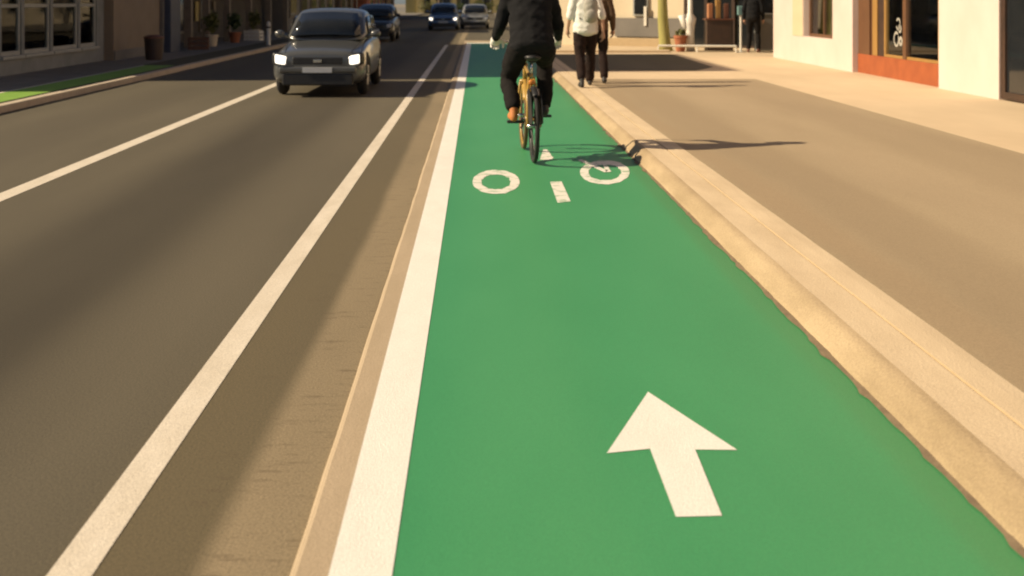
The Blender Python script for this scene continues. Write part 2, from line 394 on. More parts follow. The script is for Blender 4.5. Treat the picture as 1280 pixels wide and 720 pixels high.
# ---- painted marks on the lane (flat on the ground)
def on_lane(px, py, z=LZ + .004):
    dd = 1500 * (EYE - z) / (py - 2); return ((px - 597) * dd / 1500, dd)
arrow = [(810, 489), (758.5, 565.5), (812.5, 560), (845, 645), (902.5, 643.5), (869, 561), (921.5, 561.5)]
tag(sheet('painted_arrow', [on_lane(*p) for p in arrow], LZ + .002, M['paint']), 'white straight-ahead arrow painted on the near part of the green bike lane', 'road marking')
sym = empty('bicycle_symbol', (.35, 10, LZ + .002), 0, 'worn white bicycle symbol painted across the green lane behind the cyclist', 'road marking')
def rel(p): x, y = on_lane(*p); return (x - .35, y - 10)
def painted_ring(cx, cy, rx, ry, t):
    bm = bmesh.new(); n = 48; o_, i_ = [], []
    for k in range(n):
        a = 2 * math.pi * k / n
        j = 1 + .05 * noise.noise((cx, k * .5, 0)); ji = 1 + .12 * noise.noise((cy, k * .6, 4))
        o_.append(bm.verts.new((*rel((cx + rx * j * math.cos(a), cy + ry * j * math.sin(a))), 0)))
        i_.append(bm.verts.new((*rel((cx + rx * t * ji * math.cos(a), cy + ry * t * ji * math.sin(a))), 0)))
    for k in range(n):
        bm.faces.new((o_[k], o_[(k + 1) % n], i_[(k + 1) % n], i_[k]))
    return link('painted_wheel', bm, M['worn_symbol'], sym)
painted_ring(620, 227, 29.5, 15, .62); painted_ring(756, 215, 31, 15, .66)
def flat(name, pts):
    bm = bmesh.new(); bm.faces.new([bm.verts.new((*rel(p), 0)) for p in pts]); return link(name, bm, M['worn_symbol'], sym)
flat('painted_bar', [(687.5, 227), (702, 226.3), (713.5, 251.5), (697, 253)])
flat('painted_tip', [(679, 186.5), (684, 186.5), (692, 197.5), (686, 200), (675, 199)])

for q in ([(722, 200), (727, 199), (760, 213), (756, 215.5)], [(752, 203), (757, 202.5), (764, 214.5), (758, 215)]):
    flat('painted_bar', q).location.z = .0015

# ------------------------------------------------------------------ buildings
def wall_run(bm, X0, X1, y0, y1, z0, z1, opens):
    """wall between X0 and X1 along Y with openings (ya, yb, za, zb), sorted by ya"""
    y = y0
    for (a, b, za, zb) in opens:
        if a > y: box(bm, X0, X1, y, a, z0, z1)
        if za > z0: box(bm, X0, X1, a, b, z0, za)
        if zb < z1: box(bm, X0, X1, a, b, zb, z1)
        y = b
    if y < y1: box(bm, X0, X1, y, y1, z0, z1)

def window_y(parent, X, side, ya, yb, za, zb, fm, fw=.07, bars=(), rails=(), sill=None, dep=.07, glass=None, gname='pane'):
    """window in a wall running along Y; side = +1 when the street is on the +X side"""
    bm = bmesh.new(); x0, x1 = sorted((X - side * .03, X - side * (.03 + dep)))
    box(bm, x0, x1, ya, ya + fw, za, zb); box(bm, x0, x1, yb - fw, yb, za, zb)
    box(bm, x0, x1, ya + fw, yb - fw, za, za + fw); box(bm, x0, x1, ya + fw, yb - fw, zb - fw, zb)
    for q in bars: box(bm, x0 + .004, x1 - .004, q - fw * .4, q + fw * .4, za + fw, zb - fw)
    for q in rails: box(bm, x0 + .008, x1 - .008, ya + fw, yb - fw, q - fw * .4, q + fw * .4)
    f = link('window', bm, fm, parent)
    xm = (x0 + x1) / 2
    boxobj(gname, (xm - .004, xm + .004, ya + fw * .8, yb - fw * .8, za + fw * .8, zb - fw * .8), glass or M['glass'], f)
    if sill:
        xs0, xs1 = sorted((X - side * .1, X + side * .06))
        boxobj('sill', (xs0, xs1, ya - .05, yb + .05, za - .07, za - .002), sill, f, .008)
    return f

def upper_windows(parent, X, side, y0, y1, zs, n, fm):
    for z in zs:
        for i in range(n):
            c = y0 + (y1 - y0) * (i + .5) / n
            x0, x1 = sorted((X + side * .003, X + side * .05))
            bm = bmesh.new()
            box(bm, x0, x1, c - .6, c - .53, z, z + 1.4); box(bm, x0, x1, c + .53, c + .6, z, z + 1.4)
            box(bm, x0, x1, c - .53, c + .53, z, z + .07); box(bm, x0, x1, c - .53, c + .53, z + 1.33, z + 1.4)
            f = link('window', bm, fm, parent)
            xm0, xm1 = sorted((X + side * .003, X + side * .02))
            boxobj('pane', (xm0, xm1, c - .53, c + .53, z + .07, z + 1.33), M['dark_glass'], f)

# -- left: grey shop with white window frames
LX = -8.95
b = empty('shop_building', (0, 0, 0), 0, 'grey shop with a row of white framed windows over a low sill wall, left edge', 'building')
wins = [(22.55, 23.55, .46, 1.40), (23.7, 25.15, .46, 1.40), (25.3, 26.9, .46, 1.40), (27.05, 28.2, .46, 1.40)]
bm = bmesh.new(); wall_run(bm, LX - .25, LX, 22.35, 28.75, .05, 3.0, [(a, c, .46, 2.6) for a, c, _, _ in wins])
link('wall', bm, M['grey_wall'], b)
for (a, c, za, zb) in wins:
    window_y(b, LX, 1, a, c, .46, 2.6, M['white_frame'], .085, rails=(1.42,), sill=M['white_frame'], glass=M['shaded_glass'])
boxobj('upper_storey', (LX - 9, LX + .04, 22.35, 30, 3.0, 9.55), M['grey_wall'], b)
boxobj('interior', (LX - 9, LX - 1.6, 22.4, 28.7, .05, 2.99), M['interior'], b)
boxobj('gable_wall', (LX - 1.6, LX - .26, 22.36, 22.55, .05, 2.99), M['grey_wall'], b)
boxobj('shop_floor', (LX - 1.6, LX - .26, 22.56, 28.7, .05, .12), M['interior'], b)
bm = bmesh.new(); vts = [(LX + .041, 22.5, 2.95), (LX + .041, 28.7, 2.95), (LX + .9, 28.7, 2.45), (LX + .9, 22.5, 2.45)]
f0 = bm.faces.new([bm.verts.new(v) for v in vts]); e = bmesh.ops.extrude_face_region(bm, geom=[f0]); bmesh.ops.translate(bm, vec=(0, 0, .05), verts=[v for v in e['geom'] if isinstance(v, bmesh.types.BMVert)])
link('awning', bm, M['awning'], b)
upper_windows(b, LX + .04, 1, 22.6, 29.8, (3.9, 6.6), 3, M['white_frame'])
boxobj('yard_wall', (-9.45, -9.2, 18.5, 22.34, .05, 1.9), M['grey_wall'], b, .02)  # wall added out of view, only to shade the left verge
tag(boxobj('window_sign', (LX - .45, LX - .42, 23.75, 24.3, .98, 1.30), M['yellow_sign']), 'small yellow card standing inside the second shop window', 'sign')  # yellow card added in place of a bright patch behind the glass
tag(boxobj('cardboard_box', (LX - .8, LX - .4, 22.75, 23.4, .62, .92), M['yellow_sign'], None, .01), 'pale yellow box on display in the first shop window', 'box')  # yellow box added where the window shows a bright patch
bm = bmesh.new(); box(bm, LX - .9, LX - .3, 22.7, 28.1, .50, .55); box(bm, LX - .85, LX - .8, 22.7, 28.1, .12, .50); box(bm, LX - .4, LX - .35, 22.7, 28.1, .12, .50)
link('display_shelf', bm, M['interior'], b)

# -- left: blank tan wall
b = empty('tan_building', (0, 0, 0), 0, 'building with a blank tan rendered wall next to the grey shop', 'building')
boxobj('wall', (-18, -8.72, 28.76, 33.2, .05, 3.4), M['tan_wall'], b, .01)
boxobj('plinth', (-8.719, -8.68, 28.76, 33.2, .05, .32), M['grey_block'], b)
boxobj('upper_storey', (-18, -8.80, 30.01, 33.2, 3.4, 7.2), M['tan_wall'], b)
upper_windows(b, -8.80, 1, 30.2, 33, (4.2,), 2, M['white_frame'])
boxobj('downpipe', (-8.71, -8.62, 32.9, 33.0, .33, 7.0), M['grey_block'], b)

# -- left: dark arcade with blue pilaster
b = empty('arcade_building', (0, 0, 0), 0, 'dark shaded arcade with a blue corner pilaster and pale posts', 'building')
boxobj('blue_pilaster', (-8.95, -8.5, 33.25, 34.35, .05, 3.2), M['blue_paint'], b, .02)
boxobj('wall', (-18, -10.2, 33.25, 56.9, .05, 3.2), M['dark_wall'], b)
boxobj('upper_storey', (-18, -8.75, 33.25, 41, 3.2, 7.0), M['dark_wall'], b)
boxobj('upper_storey', (-18, -8.76, 41.01, 56.9, 3.2, 5.2), M['dark_wall'], b)
boxobj('fascia', (-8.74, -8.55, 34.36, 56.9, 2.2, 3.19), M['awning'], b)
for q in (36.9, 39.3, 42.6, 46.6, 51, 55.5): boxobj('post', (-9.0, -8.78, q - .12, q + .12, .05, 3.19), M['pale_post'], b)
for q in (35.6, 38.1, 41.0, 44.6): 
    f = boxobj('shop_window', (-10.195, -10.12, q - .8, q + .8, .4, 2.3), M['pale_post'], b)
    boxobj('pane', (-10.118, -10.10, q - .7, q + .7, .5, 2.2), M['dark_glass'], f)
for k, (q, z, ww, hh) in enumerate(((36.4, 1.0, .5, .6), (39.0, .9, .35, .8), (40.1, 1.15, .4, .3), (43.1, .8, .5, .7), (46.0, 1.1, .4, .4))):
    boxobj('poster', (-10.10, -10.07, q - ww / 2, q + ww / 2, z, z + hh), M[('cream2', 'orange_cloth', 'white_metal', 'yellow_sign', 'pale_post')[k]], b)
upper_windows(b, -8.75, 1, 33.5, 40.8, (4.4,), 3, M['white_frame'])

# -- left: further buildings
b = empty('grey_building', (0, 0, 0), 0, 'long dark grey building beyond the side street on the left', 'building')
boxobj('wall', (-22, -9.2, 57, 92, .05, 6.0), M['grey_block'], b)
for q in range(9):
    f = boxobj('window', (-9.195, -9.13, 58.5 + q * 3.7, 60.6 + q * 3.7, .7, 2.3), M['pale_post'], b)
    boxobj('pane', (-9.125, -9.11, 58.6 + q * 3.7, 60.5 + q * 3.7, .8, 2.2), M['dark_glass'], f)
boxobj('roof', (-22.3, -8.9, 56.8, 92.2, 6.01, 6.3), M['dark_wall'], b)
b = empty('brick_building', (0, 0, 0), 0, 'red brick building far down the left side of the street', 'building')
boxobj('wall', (-24, -8.6, 93, 124, .05, 5.6), M['brick'], b)
for q in range(6):
    f = boxobj('window', (-8.597, -8.53, 96 + q * 4.6, 98 + q * 4.6, .8, 2.6), M['yellow_post'], b)
    boxobj('pane', (-8.528, -8.51, 96.15 + q * 4.6, 97.85 + q * 4.6, .95, 2.45), M['dark_glass'], f)
for q in (-11.6, -10.2): boxobj('front_door', (q, q + .9, 92.93, 92.997, .1, 2.2), M['dark_wall'], b)
boxobj('roof', (-24.3, -8.3, 92.7, 124.3, 5.61, 5.95), M['dark_wall'], b)
b = empty('end_building', (0, 0, 0), 0, 'olive and yellow building closing the far end of the street', 'building')
boxobj('wall', (-9, 12, 150, 162, .05, 7), M['olive'], b)
for q, wd in ((-7.6, .9), (-5.9, .7), (-3.2, .6), (-.9, 1.0), (1.9, .8), (4.6, .9)):
    boxobj('pilaster', (q, q + wd, 149.8, 149.995, .05, 6.5), M['yellow_post'], b)
for q in (-6.6, -4.4, -2.1, .6, 3.2):
    f = boxobj('window', (q, q + 1.1, 149.93, 149.994, .8, 2.6), M['white_frame'], b)
    boxobj('pane', (q + .1, q + 1.0, 149.9, 149.925, .9, 2.5), M['dark_glass'], f)
boxobj('roof', (-9.4, 12.4, 149.6, 162.4, 7.01, 7.3), M['dark_wall'], b)

# -- right: cream shop
RX = 7.32
b = empty('cream_shop', (0, 0, 0), 0, 'bright cream shop building with brown wooden shopfront and red base panel, right', 'building')
bm = bmesh.new()
wall_run(bm, RX, RX + .5, 2, 29.7, .05, 3.0, [(3.0, 16.85, .05, 2.8), (19.05, 23.43, .05, 2.7), (24.75, 26.95, .72, 2.3)])
link('wall', bm, M['cream'], b)
boxobj('upper_storey', (RX + .001, 18, 2, 29.7, 3.0, 8.2), M['cream'], b)
boxobj('interior', (RX + 2.2, 18, 2.1, 29.6, .05, 2.99), M['interior'], b)
boxobj('end_wall', (RX + .501, 18, 29.4, 29.699, .05, 2.99), M['grey_wall'], b)
boxobj('shop_floor', (RX + .501, RX + 2.19, 2.1, 29.39, .05, .14), M['interior'], b)
boxobj('tan_panel', (RX - .012, RX - .001, 26.98, 27.85, .72, 2.6), M['pale_pave'], b)  # tan colour put in for the shade of a set-back wall
# dark set-back front at the frame's edge
bm = bmesh.new(); box(bm, RX + .02, RX + .10, 3, 16.84, .14, .24); box(bm, RX + .02, RX + .10, 16.70, 16.84, .24, 2.75)
for q in (14.2, 11, 7.8, 4.6): box(bm, RX + .02, RX + .10, q - .05, q + .05, .24, 2.75)
f = link('shopfront_frame', bm, M['dark_brown'], b)
boxobj('pane', (RX + .05, RX + .06, 3.05, 16.72, .24, 2.72), M['dark_glass'], f)
# wooden shopfront
sx = RX + .16
boxobj('base_panel', (sx - .06, sx + .06, 19.06, 23.42, .10, PZ + .36), M['red_kick'], b, .008)
bm = bmesh.new(); z0, z1 = PZ + .361, 2.69
for (a, c) in ((19.06, 19.22), (20.82, 20.98), (22.75, 23.42)): box(bm, sx - .05, sx + .05, a, c, z0, z1)
box(bm, sx - .05, sx + .05, 19.22, 20.82, 2.45, z1); box(bm, sx - .05, sx + .05, 20.98, 22.75, 2.45, z1)
f = link('wooden_frame', bm, M['wood'], b)
bm = bmesh.new()
for (a, c) in ((19.222, 19.40), (21.90, 21.98), (22.36, 22.62)): box(bm, sx - .035, sx + .035, a, c, z0 + .001, 2.449)
box(bm, sx - .034, sx + .034, 19.40, 20.82, z0 + .001, z0 + .05); box(bm, sx - .034, sx + .034, 20.98, 21.9, z0 + .001, z0 + .05)
link('golden_trim', bm, M['gold_wood'], f)
boxobj('pane', (sx - .004, sx + .004, 19.4, 20.82, z0 + .05, 2.449), M['glass'], b)
boxobj('pane', (sx - .004, sx + .004, 20.98, 21.9, z0 + .05, 2.449), M['glass'], b)
boxobj('door_panel', (sx - .02, sx + .02, 21.981, 22.359, z0, 2.449), M['dark_brown'], b)
boxobj('door_panel', (sx - .02, sx + .02, 22.621, 22.749, z0, 2.449), M['wood'], b)
dc = bmesh.new()
def deco(cy, cz, r, r2, a0=0, a1=6.28, n=28):
    prev = None
    for k in range(n + 1):
        a = a0 + (a1 - a0) * k / n
        p = [dc.verts.new((sx - .006, cy + math.cos(a) * q, cz + math.sin(a) * q)) for q in (r, r2)]
        if prev: dc.faces.new((prev[0], prev[1], p[1], p[0]))
        prev = p
deco(21.32, 1.10, .115, .075, .6, 5.9); deco(21.42, .83, .14, .095, 2.6, 8.6); deco(21.2, .80, .09, .03); deco(21.24, 1.02, .08, .03)
link('window_decal', dc, M['grey_cloth'], b)
for (a, c, zz, hh, m_) in ((19.6, 20.1, .5, .35, 'teal'), (20.2, 20.6, .5, .2, 'olive')):
    tag(boxobj('display_box', (RX + .8, RX + 1.2, a, c, .145, zz + hh), M[m_], None, .02), 'teal display box standing inside the wooden shopfront' if m_ == 'teal' else 'olive display box standing inside the wooden shopfront', 'box')
window_y(b, RX + .1, -1, 24.75, 26.95, .72, 2.3, M['wood'], .07, bars=(25.85,), sill=M['cream'])
sh = bmesh.new()
for z in (.74, 1.02, 1.3, 1.7): box(sh, RX + .52, RX + .85, 24.8, 26.9, z, z + .03)
for q in (24.8, 26.86): box(sh, RX + .52, RX + .85, q, q + .04, .2, 1.69)
link('window_shelf', sh, M['wood'], b)
random.seed(3)
names = ['jar', 'tin', 'packet']
k = 0
for z in (.77, 1.05, 1.33):
    q = 24.95
    while q < 26.7:
        wd = random.uniform(.1, .2); hh = random.uniform(.12, .22)
        nm = names[k % 3]
        bm = bmesh.new()
        if nm == 'packet': box(bm, RX + .58, RX + .72, q, q + wd, z + .001, z + hh, .01)
        else:
            tube(bm, [(RX + .66, q + wd / 2, z + .001), (RX + .66, q + wd / 2, z + hh * .75), (RX + .66, q + wd / 2, z + hh * .85), (RX + .66, q + wd / 2, z + hh)], [wd * .45, wd * .45, wd * .3, wd * .3], 12)
        o = link(nm, bm, random.choice([M['pale_post'], M['yellow_sign'], M['cream2'], M['olive'], M['brown_leather']]))
        tag(o, 'small goods standing on the shelves behind the cream shop window', 'goods', 'goods in the cream shop window')
        q += wd + random.uniform(.04, .12); k += 1
upper_windows(b, RX + .001, -1, 4, 29, (4.2,), 7, M['wood'])

# -- right: cream building set at an angle beyond the shadow sheet
b = empty('corner_building', (7.6, 35.6, 0), R(-31), 'cream corner building with a dark lower band beyond the shaded apron', 'building')
boxobj('wall', (-6.0, 6.0, .2, 9, .05, 5.8), M['cream2'], b)
bm = bmesh.new(); box(bm, -3.9, -1.62, .10, .195, PZ + .28, PZ + .86); link('dark_panel', bm, M['grey_block'], b)
boxobj('bench_ledge', (-5.0, -1.62, -.12, .19, PZ - .02, PZ + .24), M['groove'], b, .02)
bm = bmesh.new()
for q in (-1.55, -.9, -.05, .75, 1.5): box(bm, q - .05, q + .05, .08, .197, .1, 2.6)
box(bm, -1.5, 1.45, .085, .196, 2.5, 2.595); box(bm, -1.5, 1.45, .085, .196, .1, .2)
f = link('shopfront_frame', bm, M['dark_brown'], b)
for k, (qa, qb) in enumerate(((-1.5, -.95), (-.85, -.1), (0, .7), (.8, 1.45))): boxobj('pane', (qa, qb, .13, .19, .2, 2.5), M['dark_glass'], f)
for q in (-5.3, -3.3, 2.6):
    f = boxobj('window', (q, q + .5, .13, .197, 1.06, 2.6), M['white_frame'], b)
    boxobj('pane', (q + .06, q + .44, .10, .128, 1.12, 2.5), M['dark_glass'], f)
boxobj('hanging_strip', (-2.9, -2.82, .06, .1, .75, 1.35), M['white_metal'], b)
boxobj('roof', (-6.2, 6.2, 0, 9.2, 5.81, 6.1), M['dark_wall'], b)
b = empty('far_building', (0, 0, 0), 0, 'tall pale building down the right side beyond the side street', 'building')
boxobj('wall', (9, 26, 57, 100, .05, 9), M['cream2'], b)
for q in range(8):
    f = boxobj('window', (8.93, 8.995, 59 + q * 5, 61 + q * 5, .8, 2.5), M['white_frame'], b)
    boxobj('pane', (8.9, 8.925, 59.1 + q * 5, 60.9 + q * 5, .9, 2.4), M['dark_glass'], f)
boxobj('roof', (8.7, 26.3, 56.7, 100.3, 9.01, 9.3), M['dark_wall'], b)

# ------------------------------------------------------------------ trees and shrubs
def leaves(bm, c, r, n, size):
    for i in range(n):
        while True:
            v = Vector((random.uniform(-1, 1), random.uniform(-1, 1), random.uniform(-1, 1)))
            if v.length < 1: break
        v = v * (.55 + .45 * random.random())
        p = Vector(c) + Vector((v.x * r[0], v.y * r[1], v.z * r[2]))
        a = Vector((random.gauss(0, 1), random.gauss(0, 1), random.gauss(0, 1))).normalized(); u = a.orthogonal().normalized(); w_ = a.cross(u)
        s = size * random.uniform(.6, 1.3)
        bm.faces.new([bm.verts.new(p + q) for q in (u * s, w_ * s * .5, -u * s, -w_ * s * .5)])

def tree(x, y, h, cr, label, tm, lm, r0=.14, base=PZ, group=None, bend=0):
    t = empty('tree', (x, y, base), random.uniform(0, 6), label, 'tree', group)
    bm = bmesh.new(); hh = h * .5
    pts = [(bend * math.sin(q * 2.5) , 0, hh * q - .05) for q in (0, .12, .4, .7, 1)]
    tube(bm, pts, [r0 * 1.5, r0 * 1.1, r0, r0 * .85, r0 * .7], 12)
    tips = []
    for k in range(6):
        a = k * 1.05 + random.uniform(-.2, .2); l = cr * random.uniform(.55, .85)
        tip = Vector((pts[-1][0] + math.cos(a) * l, math.sin(a) * l, hh + h * random.uniform(.12, .38)))
        mid = Vector(pts[-1]).lerp(tip, .5) + Vector((0, 0, .15))
        tube(bm, [pts[-1], mid, tip], [r0 * .5, r0 * .32, r0 * .12], 8); tips.append(tip)
    link('trunk', bm, tm, t, True)
    bm = bmesh.new()
    for tip in tips + [Vector((pts[-1][0], 0, h * .85))]:
        for q in range(3):
            leaves(bm, tip + Vector((random.gauss(0, .3), random.gauss(0, .3), random.gauss(0, .25))), (cr * .38, cr * .38, cr * .28), 130, .11)
    link('crown', bm, lm, t)
    return t
random.seed(11)
tree(5.27, 33.6, 4.6, 1.5, 'young tree with yellow green trunk before the cream corner building', M['trunk_y'], M['leaf_b'], .15, bend=.1)
for (x, y, lb, lm) in ((-7.4, 64, 'dark leafy street tree beside the long grey building', 'leaf_a'), (-7.6, 100, 'olive street tree in front of the red brick building', 'leaf_b'),
                   (3.4, 78, 'dark street tree on the right beyond the side street', 'leaf_a'), (4.2, 104, 'olive street tree far along the right pavement', 'leaf_b'), (-4.6, 144, 'tree before the left of the end building', 'leaf_a'), (3.0, 143, 'tree before the right of the end building', 'leaf_b')):
    tree(x, y, 7, 2.4, lb, M['trunk'], M[lm], .17, .09, 'street trees down the road')
def shrub(x, y, w_, h, label, lm):
    s = empty('shrub', (x, y, .05), 0, label, 'shrub', 'shrubs at the end of the street')
    bm = bmesh.new()
    for k in range(5): tube(bm, [(random.uniform(-.1, .1), random.uniform(-.1, .1), 0), (random.uniform(-w_, w_) * .35, random.uniform(-w_, w_) * .3, h * .7)], [.03, .012], 6)
    link('stem', bm, M['trunk'], s)
    bm = bmesh.new()
    for k in range(7): leaves(bm, (random.uniform(-w_, w_) * .4, random.uniform(-.4, .4), h * random.uniform(.3, .75)), (w_ * .35, .5, h * .28), 120, .09)
    link('foliage', bm, lm, s)
for (x, y, w_, h, lb, m_) in ((-4.9, 128, 2.4, 1.7, 'wide olive shrub left of centre at the end of the street', 'leaf_b'), (-2.2, 131, 2.0, 1.5, 'dark shrub between the wide olive shrub and the road end', 'leaf_a'),
                              (.6, 133, 2.2, 1.8, 'olive shrub behind the silver car at the end of the street', 'leaf_b'), (3.2, 126, 2.2, 1.6, 'dark shrub right of the road end', 'leaf_a')):
    shrub(x, y, w_, h, lb, M[m_])

# ------------------------------------------------------------------ small street objects
t = empty('litter_bin', (-7.85, 29.1, .09), 0, 'squat dark brown litter bin standing before the tan wall', 'bin')
bm = bmesh.new(); tube(bm, [(0, 0, 0), (0, 0, .03), (0, 0, .5), (0, 0, .52)], [.19, .2, .23, .23], 20); link('bin_body', bm, M['bin'], t, False)
bm = bmesh.new(); tube(bm, [(0, 0, .521), (0, 0, .56), (0, 0, .60)], [.245, .24, .12], 20); link('lid', bm, M['brown_leather'], t)
t = empty('bollard', (-6.78, 38.9, .09), 0, 'short white bollard on the left pavement before the arcade', 'bollard')
bm = bmesh.new(); tube(bm, [(0, 0, 0), (0, 0, .02), (0, 0, .68), (0, 0, .74), (0, 0, .77)], [.09, .07, .065, .05, .015], 16); link('post', bm, M['white_metal'], t, True)
bm = bmesh.new(); tube(bm, [(0, 0, .55), (0, 0, .61)], [.0675, .0675], 16); link('band', bm, M['black_plastic'], t)
t = empty('planter', (5.58, 33.0, PZ), 0, 'terracotta planter at the foot of the yellow green tree', 'planter')
bm = bmesh.new(); tube(bm, [(0, 0, 0), (0, 0, .36), (0, 0, .37), (0, 0, .44)], [.12, .17, .19, .19], 20); link('pot', bm, M['terracotta'], t)
bm = bmesh.new(); leaves(bm, (0, 0, .5), (.17, .17, .14), 120, .05); link('foliage', bm, M['leaf_b'], t)
t = empty('lamp_post', (5.88, 33.2, PZ), 0, 'white lamp post with a thick foot beside the terracotta planter', 'lamp post')
bm = bmesh.new(); tube(bm, [(0, 0, 0), (0, 0, .5), (0, 0, .75), (0, 0, .9), (0, 0, 1.05), (0, 0, 3.4)], [.13, .11, .14, .17, .07, .05], 16); link('post', bm, M['white_metal'], t, True)
bm = bmesh.new(); blob(bm, (0, 0, 3.52), (.17, .17, .2)); link('lamp_globe', bm, M['white_rubber'], t, True)
bm = bmesh.new(); tube(bm, [(0, 0, .52), (-.16, 0, .72), (-.24, 0, 1.0)], [.06, .08, .1], 10); link('bracket', bm, M['white_metal'], t, True)
t = empty('display_counter', (6.65, 33.1, PZ), 0, 'dark brown counter with striped cloths standing outside the shops', 'counter')
bm = bmesh.new(); box(bm, -.36, .36, -.2, .2, .02, .86, .01); box(bm, -.30, .30, -.215, -.201, .1, .78); link('cabinet', bm, M['dark_brown'], t)
boxobj('top', (-.4, .4, -.24, .24, .861, .9), M['brown_leather'], t, .006)
for k, q in enumerate((-.24, -.02, .2)):
    bm = bmesh.new(); box(bm, q - .07, q + .07, -.08, .08, PZ + .901, PZ + 1.32 + .1 * (k % 2), .025)
    bmesh.ops.translate(bm, vec=(6.65, 33.1, 0), verts=bm.verts)
    tag(link('cloth_roll', bm, [M['orange_cloth'], M['gold_wood'], M['brown_leather']][k]), ['orange', 'golden', 'brown'][k] + ' upright cloth roll standing on the dark brown counter', 'cloth roll', 'cloth rolls on the counter')
t = empty('barrier_post', (7.15, 32.6, PZ), 0, 'thin pale post with a teal box near its top beside the standing person', 'post')
bm = bmesh.new(); tube(bm, [(0, 0, 0), (0, 0, .02), (0, 0, .021), (0, 0, 1.0)], [.13, .13, .03, .03], 12); link('post', bm, M['white_metal'], t)
boxobj('head_box', (-.09, .09, -.05, .05, 1.001, 1.25), M['teal'], t, .015)
t = empty('barrier_rail', (0, 0, 0), 0, 'low white rail standing between the lamp post and the dark counter', 'rail')
bm = bmesh.new(); tube(bm, [(4.95, 32.85, PZ + .16), (7.0, 32.5, PZ + .16)], .03, 8)
for q in (0, .5, 1): tube(bm, [(4.95 + 2.05 * q, 32.85 - .35 * q, PZ - .005), (4.95 + 2.05 * q, 32.85 - .35 * q, PZ + .15)], .022, 8)
link('rail_bar', bm, M['white_metal'], t)

t = empty('utility_cabinet', (8.05, 32.9, PZ), 0, 'grey utility cabinet behind the person in black at the cream shop corner', 'cabinet')
boxobj('cabinet_body', (-.42, .3, -.2, .2, .03, 1.0), M['grey_wall'], t, .015); boxobj('lid', (-.45, .33, -.23, .23, 1.002, 1.05), M['grey_block'], t, .01)
boxobj('door', (-.38, -.06, -.212, -.201, .08, .95), M['grey_block'], t); boxobj('door', (-.05, .26, -.212, -.201, .08, .95), M['grey_block'], t)

for k, (x, y, m1, lb) in enumerate(((-8.4, 37.9, 'leaf_b', 'olive leafy plant in a pale pot before the second arcade post'), (-8.35, 41.3, 'leaf_a', 'dark leafy plant in a pale pot before the third arcade post'), (-8.4, 45.2, 'leaf_b', 'olive leafy plant in a pale pot near the far arcade post'))):
    t = empty('potted_plant', (x, y, .09), 0, lb, 'plant', 'potted plants along the arcade')
    bm = bmesh.new(); tube(bm, [(0, 0, 0), (0, 0, .3), (0, 0, .31), (0, 0, .36)], [.15, .2, .22, .22], 18); link('pot', bm, M['cream2' if k != 1 else 'terracotta'], t)
    bm = bmesh.new(); leaves(bm, (0, 0, .75), (.3, .3, .42), 260, .07); link('foliage', bm, M[m1], t)
for k, (x, y, m1, lb) in enumerate(((-8.2, 35.3, 'wood', 'brown wooden crate on the pavement beside the blue pilaster'), (-8.1, 43.4, 'white_metal', 'white crate on the pavement between two potted plants'))):
    t = empty('crate', (x, y, .09), R(8 - 20 * k), lb, 'crate')
    bm = bmesh.new()
    for z in (0, .13, .26):
        box(bm, -.3, .3, -.2, -.185, z + .002, z + .10); box(bm, -.3, .3, .185, .2, z + .002, z + .10); box(bm, -.3, -.285, -.184, .184, z + .002, z + .10); box(bm, .285, .3, -.184, .184, z + .002, z + .10)
    for a in (-1, 1):
        for c in (-1, 1): box(bm, a * .27 - .015, a * .27 + .015, c * .17 - .014, c * .17 + .014, 0, .37)
    link('slats', bm, M[m1], t)
    boxobj('crate_bottom', (-.283, .283, -.183, .183, .02, .035), M[m1], t)

